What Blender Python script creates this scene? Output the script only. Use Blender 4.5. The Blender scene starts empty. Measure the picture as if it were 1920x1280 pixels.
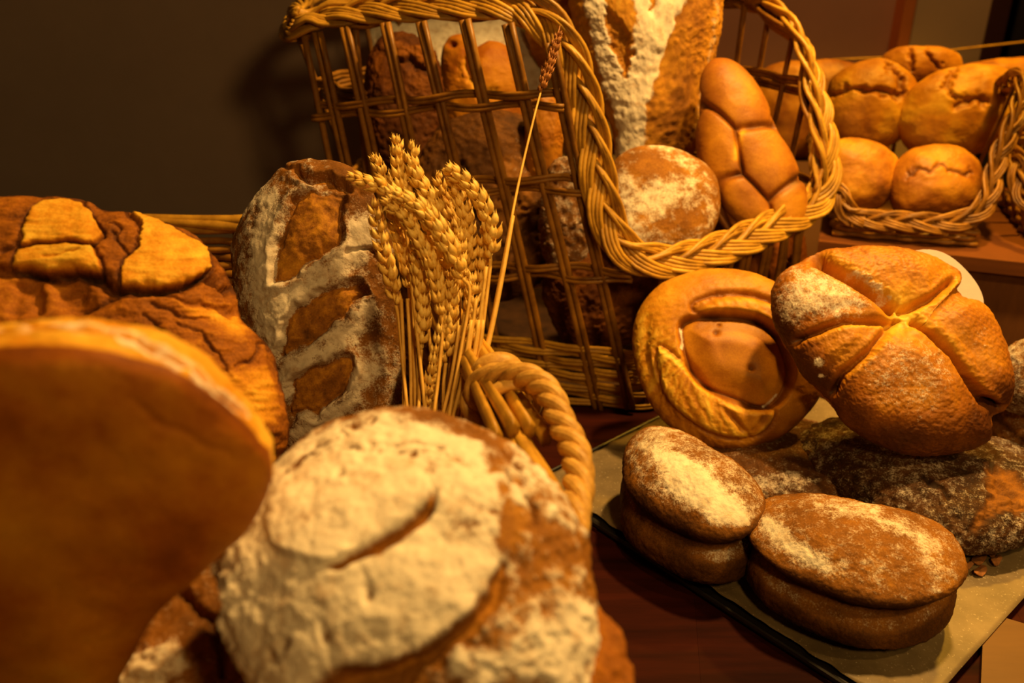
import bpy, math, random
import numpy as np
from math import sin, cos, pi, radians
from mathutils import Vector

random.seed(4)
RNG = np.random.RandomState(7)
SC = bpy.context.scene
COL = SC.collection

# ------------------------------------------------------------------ camera
H = 0.80
PITCH = radians(25.0)
FPX = 1600.0
CAM = np.array([0.0, 0.0, H])
cd = bpy.data.cameras.new('camera')
cd.sensor_width = 36.0
cd.lens = 36.0 * FPX / 1920.0
cd.clip_start = 0.02
cd.dof.use_dof = True
cd.dof.focus_distance = 1.10
cd.dof.aperture_fstop = 3.4
cam = bpy.data.objects.new('camera', cd)
cam.location = CAM
cam.rotation_euler = (pi / 2 - PITCH, 0, 0)
COL.objects.link(cam)
SC.camera = cam

# ------------------------------------------------------------------ world, lamps, exposure
SC.view_settings.view_transform = 'Standard'
SC.view_settings.look = 'None'
SC.view_settings.gamma = 1.0
SC.view_settings.use_curve_mapping = False
SC.view_settings.exposure = 0.0
wd = bpy.data.worlds.new('world')
SC.world = wd
wd.use_nodes = True
wd.node_tree.nodes['Background'].inputs['Color'].default_value = (1.0, 0.55, 0.22, 1)
wd.node_tree.nodes['Background'].inputs['Strength'].default_value = 0.012
LAMP = (1.0, 0.55, 0.15)


def lamp(name, loc, target, power, size, kind='AREA', color=LAMP, spot=90, blend=0.6):
    l = bpy.data.lights.new(name, kind)
    l.energy = power
    l.color = color
    if kind == 'AREA':
        l.shape = 'DISK'
        l.size = size
    else:
        l.shadow_soft_size = size
    if kind == 'SPOT':
        l.spot_size = radians(spot)
        l.spot_blend = blend
    o = bpy.data.objects.new(name, l)
    o.location = loc
    d = Vector(target) - Vector(loc)
    o.rotation_euler = d.to_track_quat('-Z', 'Y').to_euler()
    COL.objects.link(o)
    return o


lamp('ceiling_spot_key', (0.72, 1.28, 2.0), (0.10, 0.83, 0.0), 200, 0.06, 'SPOT', spot=84, blend=0.3)
lamp('ceiling_spot_front', (0.42, -0.20, 1.20), (0.1, 1.5, 0.25), 19, 0.09, 'SPOT', spot=100)
lamp('ceiling_spot_right', (1.45, 0.25, 1.55), (0.62, 1.30, 0.15), 42, 0.05, 'SPOT', spot=40, blend=0.5)
lamp('fill_spot_left', (0.30, 0.10, 1.75), (-0.16, 0.98, 0.40), 30, 0.05, 'SPOT', spot=40, blend=0.6)  # added fill to brighten the scored loaf, wheat and upright loaf
lamp('fill_spot_wall', (1.0, 2.35, 2.1), (1.15, 3.0, 0.9), 26, 0.06, 'SPOT', spot=100)  # added fill that lightens the back wall
lamp('ceiling_spot_back', (1.35, 1.95, 1.75), (1.15, 1.85, 0.2), 120, 0.06, 'SPOT', color=(1.0, 0.48, 0.04), spot=90)

# ------------------------------------------------------------------ picture <-> place
R_ = np.array([1.0, 0, 0])
F_ = np.array([0, cos(PITCH), -sin(PITCH)])
U_ = np.array([0, sin(PITCH), cos(PITCH)])


def ray(px, py):
    return F_ + (px - 960) / FPX * R_ - (py - 640) / FPX * U_


def P(px, py, d):
    return CAM + ray(px, py) * d


def G(px, py, z=0.0):
    r = ray(px, py)
    return CAM + r * ((z - H) / r[2])


def W(px, py, y):
    r = ray(px, py)
    return CAM + r * (y / r[1])


def onplane(px, py, c, n):
    r = ray(px, py)
    return CAM + r * (np.dot(np.asarray(c) - CAM, n) / np.dot(r, n))


def project(V):
    q = V - CAM
    z = q @ F_
    return 960 + FPX * (q @ R_) / z, 640 - FPX * (q @ U_) / z


def nz(v):
    v = np.asarray(v, float)
    return v / np.linalg.norm(v)


# ------------------------------------------------------------------ noise in numpy
_perm = RNG.permutation(256)
_perm = np.concatenate([_perm, _perm, _perm])
_grad = RNG.normal(size=(256, 3))
_grad /= np.linalg.norm(_grad, axis=1)[:, None]


def noise(Pt):
    Pt = np.asarray(Pt, float)
    i = np.floor(Pt).astype(int)
    f = Pt - i
    i &= 255
    u = f * f * f * (f * (f * 6 - 15) + 10)
    out = np.zeros(len(Pt))
    for dx in (0, 1):
        for dy in (0, 1):
            for dz in (0, 1):
                h = _perm[_perm[_perm[(i[:, 0] + dx) & 255] + ((i[:, 1] + dy) & 255)] + ((i[:, 2] + dz) & 255)]
                g = _grad[h]
                d = ((f - np.array([dx, dy, dz])) * g).sum(1)
                w = (u[:, 0] if dx else 1 - u[:, 0]) * (u[:, 1] if dy else 1 - u[:, 1]) * (u[:, 2] if dz else 1 - u[:, 2])
                out += d * w
    return out * 1.6


def fbm(Pt, s, oct=4, seed=0.0):
    o = np.zeros(len(Pt))
    a = 1.0
    q = Pt * s + seed
    for k in range(oct):
        o += a * noise(q)
        q = q * 2.03 + 11.7
        a *= 0.5
    return o


def ss(a, b, x):
    t = np.clip((x - a) / (b - a), 0, 1)
    return t * t * (3 - 2 * t)


# ------------------------------------------------------------------ 2D features traced on a surface
def sdpoly(x, y, pts, round_=0):
    """signed distance, positive inside"""
    pts = catmull(pts, round_, True) if round_ else np.asarray(pts, float)
    n = len(pts)
    d = np.full(len(x), 1e18)
    ins = np.zeros(len(x), bool)
    for i in range(n):
        a = pts[i]
        b = pts[(i + 1) % n]
        ex, ey = b - a
        wx, wy = x - a[0], y - a[1]
        t = np.clip((wx * ex + wy * ey) / (ex * ex + ey * ey + 1e-9), 0, 1)
        d = np.minimum(d, (wx - ex * t) ** 2 + (wy - ey * t) ** 2)
        c = ((a[1] > y) != (b[1] > y)) & (x < (b[0] - a[0]) * (y - a[1]) / (b[1] - a[1] + 1e-9) + a[0])
        ins ^= c
    d = np.sqrt(d)
    return np.where(ins, d, -d)


def dline(x, y, pts):
    """distance, side sign, arclength fraction"""
    pts = np.asarray(pts, float)
    d = np.full(len(x), 1e18)
    s = np.zeros(len(x))
    al = np.zeros(len(x))
    L = np.concatenate([[0], np.cumsum(np.linalg.norm(np.diff(pts, axis=0), axis=1))])
    for i in range(len(pts) - 1):
        a, b = pts[i], pts[i + 1]
        ex, ey = b - a
        wx, wy = x - a[0], y - a[1]
        t = np.clip((wx * ex + wy * ey) / (ex * ex + ey * ey + 1e-9), 0, 1)
        dd = (wx - ex * t) ** 2 + (wy - ey * t) ** 2
        m = dd < d
        d = np.where(m, dd, d)
        s = np.where(m, np.sign(ex * wy - ey * wx), s)
        al = np.where(m, (L[i] + t * (L[i + 1] - L[i])) / L[-1], al)
    return np.sqrt(d), s, al


def catmull(pts, n=8, closed=False):
    pts = [np.asarray(p, float) for p in pts]
    m = len(pts)
    out = []
    segs = m if closed else m - 1
    for i in range(segs):
        p1, p2 = pts[i], pts[(i + 1) % m]
        p0 = pts[(i - 1) % m] if (closed or i > 0) else 2 * p1 - p2
        p3 = pts[(i + 2) % m] if (closed or i < m - 2) else 2 * p2 - p1
        for k in range(n):
            t = k / n
            out.append(0.5 * ((2 * p1) + (p2 - p0) * t + (2 * p0 - 5 * p1 + 4 * p2 - p3) * t * t + (3 * p1 - p0 - 3 * p2 + p3) * t ** 3))
    if not closed:
        out.append(pts[-1])
    return np.array(out)


def resample(pts, n, closed=False):
    pts = np.asarray(pts, float)
    if closed:
        pts = np.vstack([pts, pts[:1]])
    L = np.concatenate([[0], np.cumsum(np.linalg.norm(np.diff(pts, axis=0), axis=1))])
    s = np.linspace(0, L[-1], n + 1 if closed else n)
    if closed:
        s = s[:-1]
    return np.stack([np.interp(s, L, pts[:, k]) for k in range(pts.shape[1])], 1), L[-1]


# ------------------------------------------------------------------ objects
def tag(o, label=None, cat=None, group=None, kind=None):
    if label: o['label'] = label
    if cat: o['category'] = cat
    if group: o['group'] = group
    if kind: o['kind'] = kind
    return o


def empty(name, loc):
    o = bpy.data.objects.new(name, None)
    o.location = loc
    o.empty_display_size = 0.02
    COL.objects.link(o)
    return o


def mesh(name, V, F, mat, parent=None, attrs=None, smooth=True):
    """V in world coordinates; F list of index arrays (quads and/or tris); origin put at the base"""
    V = np.asarray(V, float)
    org = np.array([(V[:, 0].min() + V[:, 0].max()) / 2, (V[:, 1].min() + V[:, 1].max()) / 2, V[:, 2].min()])
    me = bpy.data.meshes.new(name)
    me.vertices.add(len(V))
    me.vertices.foreach_set('co', (V - org).astype(np.float32).ravel())
    F = [np.asarray(f, np.int32) for f in (F if isinstance(F, list) else [F]) if len(f)]
    loops = np.concatenate([f.ravel() for f in F])
    tot = np.concatenate([np.full(len(f), f.shape[1], np.int32) for f in F])
    start = np.concatenate([[0], np.cumsum(tot)[:-1]]).astype(np.int32)
    me.loops.add(len(loops))
    me.loops.foreach_set('vertex_index', loops)
    me.polygons.add(len(tot))
    me.polygons.foreach_set('loop_start', start)
    me.polygons.foreach_set('loop_total', tot)
    me.polygons.foreach_set('use_smooth', np.full(len(tot), smooth, bool))
    for k, a in (attrs or {}).items():
        at = me.attributes.new(k, 'FLOAT', 'POINT')
        at.data.foreach_set('value', np.asarray(a, np.float32))
    me.update(calc_edges=True)
    me.materials.append(mat)
    o = bpy.data.objects.new(name, me)
    COL.objects.link(o)
    if parent is not None:
        o.parent = parent
        q = parent
        off = np.zeros(3)
        while q is not None:
            off += np.array(q.location)
            q = q.parent
        o.location = org - off
    else:
        o.location = org
    return o


class MB:
    def __init__(s):
        s.V, s.Q, s.T, s.A, s.n = [], [], [], [], 0

    def add(s, V, Q=None, T=None, tone=0.5):
        V = np.asarray(V, float)
        s.V.append(V)
        if Q is not None and len(Q): s.Q.append(np.asarray(Q) + s.n)
        if T is not None and len(T): s.T.append(np.asarray(T) + s.n)
        s.A.append(np.full(len(V), tone) if np.isscalar(tone) else tone)
        s.n += len(V)

    def tube(s, pts, r, sides=8, closed=False, tone=0.5, flat=1.0, ridges=0, rdep=0.0, up=None, rtw=0.0):
        pts = np.asarray(pts, float)
        n = len(pts)
        r = np.full(n, r) if np.isscalar(r) else np.asarray(r, float)
        if closed:
            tg = np.roll(pts, -1, 0) - np.roll(pts, 1, 0)
        else:
            tg = np.gradient(pts, axis=0)
        tg /= np.linalg.norm(tg, axis=1)[:, None] + 1e-12
        ref = np.array([0, 0, 1.0]) if abs(tg[0][2]) < 0.9 else np.array([1.0, 0, 0])
        a = ref - tg[0] * np.dot(ref, tg[0])
        a /= np.linalg.norm(a)
        A = [a]
        for i in range(1, n):
            a = A[-1] - tg[i] * np.dot(A[-1], tg[i])
            a /= np.linalg.norm(a) + 1e-12
            A.append(a)
        A = np.array(A)
        B = np.cross(tg, A)
        th = np.arange(sides) * 2 * pi / sides
        rr = r[:, None] * (1 + rdep * np.cos(ridges * th[None, :] + rtw * np.arange(n)[:, None])) if ridges else r[:, None] * np.ones((1, sides))
        V = pts[:, None, :] + rr[..., None] * (np.cos(th)[None, :, None] * A[:, None, :] + flat * np.sin(th)[None, :, None] * B[:, None, :])
        V = V.reshape(-1, 3)
        m = n if closed else n - 1
        i = np.repeat(np.arange(m), sides)
        j = np.tile(np.arange(sides), m)
        i2 = (i + 1) % n
        j2 = (j + 1) % sides
        Q = np.stack([i * sides + j, i * sides + j2, i2 * sides + j2, i2 * sides + j], 1)
        T = None
        if not closed:
            V = np.vstack([V, pts[0], pts[-1]])
            k = np.arange(sides)
            k2 = (k + 1) % sides
            T = np.vstack([np.stack([k2, k, np.full(sides, n * sides)], 1),
                           np.stack([(n - 1) * sides + k, (n - 1) * sides + k2, np.full(sides, n * sides + 1)], 1)])
        s.add(V, Q, T, tone)

    def box(s, lo, hi, tone=0.5, rot=0.0, c=(0, 0)):
        (x0, y0, z0), (x1, y1, z1) = lo, hi
        V = np.array([[x, y, z] for z in (z0, z1) for y in (y0, y1) for x in (x0, x1)], float)
        if rot:
            x, y = V[:, 0] - c[0], V[:, 1] - c[1]
            V[:, 0] = c[0] + x * cos(rot) - y * sin(rot)
            V[:, 1] = c[1] + x * sin(rot) + y * cos(rot)
        Q = [[0, 2, 3, 1], [4, 5, 7, 6], [0, 1, 5, 4], [2, 6, 7, 3], [0, 4, 6, 2], [1, 3, 7, 5]]
        s.add(V, Q, tone=tone)

    def build(s, name, mat, parent=None, smooth=True, attrs=None):
        V = np.vstack(s.V)
        F = []
        if s.Q: F.append(np.vstack(s.Q))
        if s.T: F.append(np.vstack(s.T))
        at = {'tone': np.concatenate(s.A)}
        return mesh(name, V, F, mat, parent, at, smooth)


_cs = {}


def cubesphere(N):
    if N in _cs: return _cs[N]
    g = np.tan(np.linspace(-pi / 4, pi / 4, N + 1))
    a, b = np.meshgrid(g, g, indexing='ij')
    a, b = a.ravel(), b.ravel()
    o = np.ones_like(a)
    Vs, Fs = [], []
    i, j = np.meshgrid(np.arange(N), np.arange(N), indexing='ij')
    i, j = i.ravel(), j.ravel()
    q = np.stack([i * (N + 1) + j, (i + 1) * (N + 1) + j, (i + 1) * (N + 1) + j + 1, i * (N + 1) + j + 1], 1)
    for k, (X, fl) in enumerate([((a, b, o), 0), ((a, b, -o), 1), ((o, a, b), 0), ((-o, a, b), 1), ((b, o, a), 0), ((b, -o, a), 1)]):
        Vs.append(np.stack(X, 1))
        Fs.append((q[:, ::-1] if fl else q) + k * (N + 1) ** 2)
    V = np.vstack(Vs)
    V /= np.linalg.norm(V, axis=1)[:, None]
    F = np.vstack(Fs)
    key = np.round(V * 1e6).astype(np.int64)
    _, idx, inv = np.unique(key, axis=0, return_index=True, return_inverse=True)
    inv = np.asarray(inv).ravel()
    _cs[N] = (V[idx], inv[F])
    return _cs[N]


def vnormals(V, F):
    a = V[F[:, 2]] - V[F[:, 0]]
    b = V[F[:, 3]] - V[F[:, 1]]
    fn = np.cross(a, b)
    n = np.zeros_like(V)
    for k in range(4):
        for c in range(3):
            n[:, c] += np.bincount(F[:, k], fn[:, c], len(V))
    return n / (np.linalg.norm(n, axis=1)[:, None] + 1e-12)


class Ctx: pass


def loaf(name, label, cat, c, depth, n, outline, hf, hb, feat=None, N=70, mat=None, pf=(2, 2), pb=(2, 2), lump=0.004, rough=0.0012,
         tone=0.5, flour=0.0, zmin=None, group=None, seed=0.0, shape=None, parent=None):
    """A loaf whose widest outline lies in the plane through c with normal n; hf and hb are how far it bulges to either side."""
    C = P(c[0], c[1], depth)
    w = nz(n)
    u = nz(R_ - w * np.dot(R_, w))
    v = np.cross(w, u)
    o3 = np.array([onplane(x, y, C, w) for x, y in outline]) - C
    o2 = catmull(np.stack([o3 @ u, o3 @ v], 1), 10, True)
    th = np.arctan2(o2[:, 1], o2[:, 0])
    rr = np.linalg.norm(o2, axis=1)
    k = np.argsort(th)
    th, rr = th[k], rr[k]
    th = np.concatenate([th - 2 * pi, th, th + 2 * pi])
    rr = np.concatenate([rr, rr, rr])
    D, F = cubesphere(N)
    t = np.arctan2(D[:, 1], D[:, 0])
    sn = np.sqrt(D[:, 0] ** 2 + D[:, 1] ** 2)
    r = np.interp(t, th, rr)
    front = D[:, 2] > 0
    rho = np.where(front, sn ** (2 / pf[0]), sn ** (2 / pb[0]))
    hh = np.where(front, hf * np.abs(D[:, 2]) ** (2 / pf[1]), -hb * np.abs(D[:, 2]) ** (2 / pb[1]))
    if shape is not None:
        rho, hh = shape(t, rho, hh, D)
    L = (r * rho * np.cos(t))[:, None] * u + (r * rho * np.sin(t))[:, None] * v + hh[:, None] * w
    V = C + L
    if feat is None or lump:
        Nn = vnormals(V, F)
        V = V + Nn * (lump * fbm(V, 11, 3, seed))[:, None]
    Nn = vnormals(V, F)
    x = Ctx()
    x.V, x.N = V, Nn
    x.px, x.py = project(V)
    view = CAM - V
    view /= np.linalg.norm(view, axis=1)[:, None]
    x.face = ss(-0.05, 0.2, (Nn * view).sum(1))
    x.wx = x.px + 9 * fbm(V, 40, 3, seed + 3)
    x.wy = x.py + 9 * fbm(V, 40, 3, seed + 9)
    x.n1 = fbm(V, 14, 4, seed + 1)
    x.n2 = fbm(V, 80, 4, seed + 2)
    x.n3 = fbm(V, 160, 3, seed + 5)
    x.hz, x.rho = D[:, 2], rho
    x.disp = 0.45 * rough * x.n2 + 0.30 * rough * x.n3
    x.tone = np.full(len(V), tone) + 0.12 * x.n1
    x.flour = np.full(len(V), flour)
    x.a, x.b, x.r = L @ u, L @ v, r
    x.ln = len(V)
    if feat: feat(x)
    V = V + Nn * x.disp[:, None]
    if zmin is not None:
        V[:, 2] = np.where(V[:, 2] < zmin, zmin + 0.02 * (V[:, 2] - zmin) * 0, V[:, 2])
    o = mesh(name, V, [F], mat, parent, {'tone': x.tone, 'flour': x.flour})
    if label: tag(o, label, cat, group)
    return o


# ------------------------------------------------------------------ materials
def newmat(name):
    m = bpy.data.materials.new(name)
    m.use_nodes = True
    nt = m.node_tree
    b = nt.nodes['Principled BSDF']
    return m, nt, b


def nd(nt, t, **kw):
    n = nt.nodes.new(t)
    for k, v in kw.items(): setattr(n, k, v)
    return n


def ramp(nt, stops, interp='LINEAR'):
    r = nd(nt, 'ShaderNodeValToRGB')
    r.color_ramp.interpolation = interp
    e = r.color_ramp.elements
    while len(e) < len(stops): e.new(0.5)
    for k, (p, c) in enumerate(stops):
        e[k].position = p
        e[k].color = tuple(c) + (1,)
    return r


def math_(nt, op, a, b=None, c=None):
    n = nd(nt, 'ShaderNodeMath', operation=op)
    for i, q in enumerate((a, b, c)):
        if q is None: continue
        if isinstance(q, (int, float)): n.inputs[i].default_value = q
        else: nt.links.new(q, n.inputs[i])
    return n.outputs[0]


def tex_noise(nt, vec, scale, detail=4, rough=0.55):
    n = nd(nt, 'ShaderNodeTexNoise')
    n.inputs['Scale'].default_value = scale
    n.inputs['Detail'].default_value = detail
    n.inputs['Roughness'].default_value = rough
    nt.links.new(vec, n.inputs['Vector'])
    return n.outputs['Fac']


CRUST = [(0.0, (0.022, 0.007, 0.002)), (0.25, (0.11, 0.032, 0.004)), (0.5, (0.33, 0.112, 0.007)), (0.75, (0.62, 0.28, 0.014)), (1.0, (0.85, 0.55, 0.06))]


def bread_mat(name, rough=0.72, stops=CRUST, fcol=(0.90, 0.84, 0.72), fsp=1.0, vary=0.42, bump=0.45, spec=0.2, fscale=90, bd=0.0014):
    m, nt, b = newmat(name)
    tc = nd(nt, 'ShaderNodeTexCoord')
    v = tc.outputs['Object']
    at = nd(nt, 'ShaderNodeAttribute', attribute_name='tone').outputs['Fac']
    af = nd(nt, 'ShaderNodeAttribute', attribute_name='flour').outputs['Fac']
    nA = tex_noise(nt, v, 28, 6, 0.6)
    nB = tex_noise(nt, v, fscale, 6, 0.7)
    nC = tex_noise(nt, v, 420, 3, 0.6)
    tn = math_(nt, 'ADD', at, math_(nt, 'MULTIPLY', math_(nt, 'SUBTRACT', nA, 0.5), vary))
    tn = math_(nt, 'ADD', tn, math_(nt, 'MULTIPLY', math_(nt, 'SUBTRACT', nC, 0.5), vary * 0.8))
    cr = ramp(nt, stops)
    nt.links.new(tn, cr.inputs[0])
    ff = math_(nt, 'ADD', af, math_(nt, 'MULTIPLY', math_(nt, 'SUBTRACT', nB, 0.5), fsp))
    ff = math_(nt, 'ADD', ff, math_(nt, 'MULTIPLY', math_(nt, 'SUBTRACT', nC, 0.5), fsp * 0.7))
    mr = nd(nt, 'ShaderNodeMapRange', interpolation_type='SMOOTHSTEP')
    mr.inputs['From Min'].default_value = 0.32
    mr.inputs['From Max'].default_value = 0.84
    nt.links.new(ff, mr.inputs['Value'])
    mx = nd(nt, 'ShaderNodeMix', data_type='RGBA')
    nt.links.new(mr.outputs[0], mx.inputs['Factor'])
    nt.links.new(cr.outputs[0], mx.inputs['A'])
    nF = tex_noise(nt, v, 48, 5, 0.7)
    fc = np.array(fcol)
    fr_ = ramp(nt, [(0.30, tuple(fc * np.array([0.62, 0.50, 0.40]))), (0.48, tuple(fc * 0.88)), (0.62, tuple(fc))])
    nt.links.new(nF, fr_.inputs[0])
    nt.links.new(fr_.outputs[0], mx.inputs['B'])
    nt.links.new(mx.outputs['Result'], b.inputs['Base Color'])
    rg = math_(nt, 'ADD', math_(nt, 'MULTIPLY', mr.outputs[0], 0.3), rough)
    nt.links.new(rg, b.inputs['Roughness'])
    b.inputs['Specular IOR Level'].default_value = spec
    bp = nd(nt, 'ShaderNodeBump')
    bp.inputs['Strength'].default_value = bump
    bp.inputs['Distance'].default_value = bd
    hh = math_(nt, 'ADD', math_(nt, 'MULTIPLY', nB, 1.2), math_(nt, 'MULTIPLY', nC, 0.6))
    hh = math_(nt, 'ADD', hh, math_(nt, 'MULTIPLY', mr.outputs[0], 0.5))
    nt.links.new(hh, bp.inputs['Height'])
    nt.links.new(bp.outputs[0], b.inputs['Normal'])
    return m


def wood_mat(name, c0, c1, scale=(4, 60, 60), rough=0.5, bump=0.2, rot=0.0, tone_amt=0.6, spec=0.4):
    m, nt, b = newmat(name)
    tc = nd(nt, 'ShaderNodeTexCoord')
    mp = nd(nt, 'ShaderNodeMapping')
    mp.inputs['Scale'].default_value = scale
    mp.inputs['Rotation'].default_value = (0, 0, rot)
    nt.links.new(tc.outputs['Object'], mp.inputs['Vector'])
    n = tex_noise(nt, mp.outputs[0], 1.0, 5, 0.6)
    at = nd(nt, 'ShaderNodeAttribute', attribute_name='tone').outputs['Fac']
    s = math_(nt, 'ADD', math_(nt, 'MULTIPLY', math_(nt, 'SUBTRACT', at, 0.5), tone_amt), math_(nt, 'MULTIPLY', n, 1.6))
    s = math_(nt, 'SUBTRACT', s, 0.3)
    cr = ramp(nt, [(0.0, c0), (1.0, c1)])
    nt.links.new(s, cr.inputs[0])
    nt.links.new(cr.outputs[0], b.inputs['Base Color'])
    b.inputs['Roughness'].default_value = rough
    b.inputs['Specular IOR Level'].default_value = spec
    bp = nd(nt, 'ShaderNodeBump')
    bp.inputs['Strength'].default_value = bump
    bp.inputs['Distance'].default_value = 0.002
    nt.links.new(n, bp.inputs['Height'])
    nt.links.new(bp.outputs[0], b.inputs['Normal'])
    return m


def plain_mat(name, c, rough=0.8, var=0.1, scale=8, bump=0.0, metallic=0.0):
    m, nt, b = newmat(name)
    tc = nd(nt, 'ShaderNodeTexCoord')
    n = tex_noise(nt, tc.outputs['Object'], scale, 5, 0.6)
    c = np.array(c)
    cr = ramp(nt, [(0.3, tuple(c * (1 - var))), (0.7, tuple(np.clip(c * (1 + var), 0, 1)))])
    nt.links.new(n, cr.inputs[0])
    nt.links.new(cr.outputs[0], b.inputs['Base Color'])
    b.inputs['Roughness'].default_value = rough
    b.inputs['Metallic'].default_value = metallic
    if bump:
        bp = nd(nt, 'ShaderNodeBump')
        bp.inputs['Strength'].default_value = bump
        bp.inputs['Distance'].default_value = 0.002
        nt.links.new(n, bp.inputs['Height'])
        nt.links.new(bp.outputs[0], b.inputs['Normal'])
    return m


M_CRUST = bread_mat('country_crust')
SMOOTH = [(0.0, (0.020, 0.006, 0.002)), (0.25, (0.12, 0.030, 0.003)), (0.5, (0.36, 0.105, 0.005)), (0.75, (0.62, 0.27, 0.012)), (1.0, (0.85, 0.55, 0.06))]
M_SMOOTH = bread_mat('smooth_crust', stops=SMOOTH, rough=0.6, vary=0.28, bump=0.25, fsp=0.8)
M_GOLD = bread_mat('golden_crust', rough=0.5, vary=0.30, bump=0.3, fsp=1.2, spec=0.35, bd=0.0008)
BROWN = [(0.0, (0.022, 0.009, 0.003)), (0.25, (0.095, 0.036, 0.007)), (0.5, (0.27, 0.108, 0.013)), (0.75, (0.55, 0.26, 0.022)), (1.0, (0.85, 0.55, 0.08))]
M_FLOUR = bread_mat('floured_crust', stops=BROWN, fsp=1.0, bump=0.55, fscale=75)
M_DUST = bread_mat('dusted_crust', stops=BROWN, fsp=1.25, bump=0.5, fscale=80, fcol=(0.66, 0.60, 0.52))
M_WICKER = wood_mat('wicker', (0.10, 0.034, 0.004), (0.46, 0.215, 0.022), (30, 30, 30), 0.42, 0.3)
M_WICKER_SHADE = wood_mat('shaded_wicker', (0.02, 0.007, 0.002), (0.10, 0.04, 0.008), (30, 30, 30), 0.7, 0.3)  # wicker with shade put into its colour, for the big basket's floor
M_WICKER_L = wood_mat('pale_wicker', (0.20, 0.085, 0.008), (0.74, 0.42, 0.045), (30, 30, 30), 0.4, 0.3)
M_CANE = wood_mat('thick_cane', (0.16, 0.075, 0.022), (0.58, 0.33, 0.11), (25, 25, 25), 0.5, 0.4)
M_ROPE = wood_mat('palm_rope', (0.30, 0.14, 0.02), (0.82, 0.50, 0.11), (90, 90, 90), 0.5, 0.6)
M_STRAW = wood_mat('straw', (0.48, 0.25, 0.03), (0.90, 0.58, 0.12), (50, 50, 50), 0.5, 0.2)
M_GRAIN = wood_mat('wheat_husk', (0.62, 0.33, 0.03), (1.0, 0.76, 0.22), (160, 160, 160), 0.5, 0.3)
M_GRAIN_D = wood_mat('dark_wheat_husk', (0.22, 0.075, 0.015), (0.55, 0.23, 0.05), (160, 160, 160), 0.5, 0.3)
M_TABLE = wood_mat('dark_table_wood', (0.007, 0.0012, 0.001), (0.060, 0.010, 0.004), (3, 30, 30), 0.6, 0.3, spec=0.06)
M_RISER = wood_mat('riser_wood', (0.09, 0.035, 0.010), (0.24, 0.095, 0.026), (30, 3, 6), 0.5, 0.2)
M_BOARD = wood_mat('light_board_wood', (0.10, 0.042, 0.010), (0.19, 0.085, 0.02), (3, 24, 24), 0.5, 0.2)
M_BLACK = plain_mat('black_tray_metal', (0.012, 0.010, 0.009), 0.45, 0.2, 40)
M_WALL = plain_mat('grey_plaster', (0.68, 0.52, 0.44), 0.9, 0.05, 6)
M_WALLB = plain_mat('brown_plaster', (0.50, 0.26, 0.19), 0.9, 0.05, 6)
M_PANEL = plain_mat('pale_door_paint', (0.60, 0.42, 0.26), 0.7, 0.05, 3)
M_TRIM = plain_mat('orange_wood_trim', (0.62, 0.19, 0.04), 0.6, 0.1, 10)
M_DARK = plain_mat('dark_opening', (0.02, 0.012, 0.01), 0.8, 0.1, 4)
M_FLOOR = plain_mat('brown_floor', (0.10, 0.07, 0.05), 0.7, 0.2, 5)
M_WHITE = plain_mat('white_paper', (0.58, 0.50, 0.50), 0.8, 0.04, 60, 0.2)
M_CRUMB = plain_mat('crust_flake', (0.30, 0.12, 0.03), 0.8, 0.4, 120, 0.4)


def parchment_mat():
    m, nt, b = newmat('parchment_paper')
    tc = nd(nt, 'ShaderNodeTexCoord')
    v = tc.outputs['Object']
    n = tex_noise(nt, v, 9, 6, 0.65)
    s = tex_noise(nt, v, 260, 3, 0.6)
    cr = ramp(nt, [(0.3, (0.12, 0.088, 0.044)), (0.5, (0.20, 0.15, 0.078)), (0.7, (0.29, 0.22, 0.12))])
    nt.links.new(n, cr.inputs[0])
    sp = ramp(nt, [(0.62, (0, 0, 0)), (0.72, (1, 1, 1))])
    nt.links.new(s, sp.inputs[0])
    mx = nd(nt, 'ShaderNodeMix', data_type='RGBA')
    nt.links.new(math_(nt, 'MULTIPLY', sp.outputs[0], 0.5), mx.inputs['Factor'])
    nt.links.new(cr.outputs[0], mx.inputs['A'])
    mx.inputs['B'].default_value = (0.7, 0.6, 0.42, 1)
    nt.links.new(mx.outputs['Result'], b.inputs['Base Color'])
    b.inputs['Roughness'].default_value = 0.5
    return m


M_PAPER = parchment_mat()

# ------------------------------------------------------------------ the setting
def slab(name, lo, hi, mat, kind='structure'):
    b = MB()
    b.box(lo, hi)
    o = b.build(name, mat, smooth=False)
    if kind: o['kind'] = kind
    return o


slab('floor', (-3, -1.5, -0.80), (4, 4.2, -0.76), M_FLOOR)
slab('wall_left', (-3.0, 2.42, -0.76), (0.42, 2.5, 2.4), M_WALL)
slab('wall_back', (0.42, 3.0, -0.76), (1.66, 3.08, 2.4), M_WALLB)
slab('wall_side', (0.36, 2.5, -0.76), (0.42, 3.08, 2.4), M_WALLB)
# door frame post, pale door leaf and the dark opening behind the far basket
xt = W(1690, 60, 2.96)[0]
slab('trim_1', (xt - 0.018, 2.93, -0.76), (xt + 0.018, 3.0, 2.4), M_TRIM)
x0, x1 = W(1702, 60, 2.98)[0], W(1838, 60, 2.98)[0]
slab('door_1', (x0, 2.95, -0.76), (x1, 2.998, 2.3), M_PANEL)
x2 = W(1872, 60, 2.98)[0]
slab('trim_2', (x1, 2.94, -0.76), (x2, 2.999, 2.4), plain_mat('dark_red_trim', (0.06, 0.015, 0.012), 0.6))
slab('wall_right', (x2, 3.0, -0.76), (4, 3.08, 2.4), M_DARK)

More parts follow.
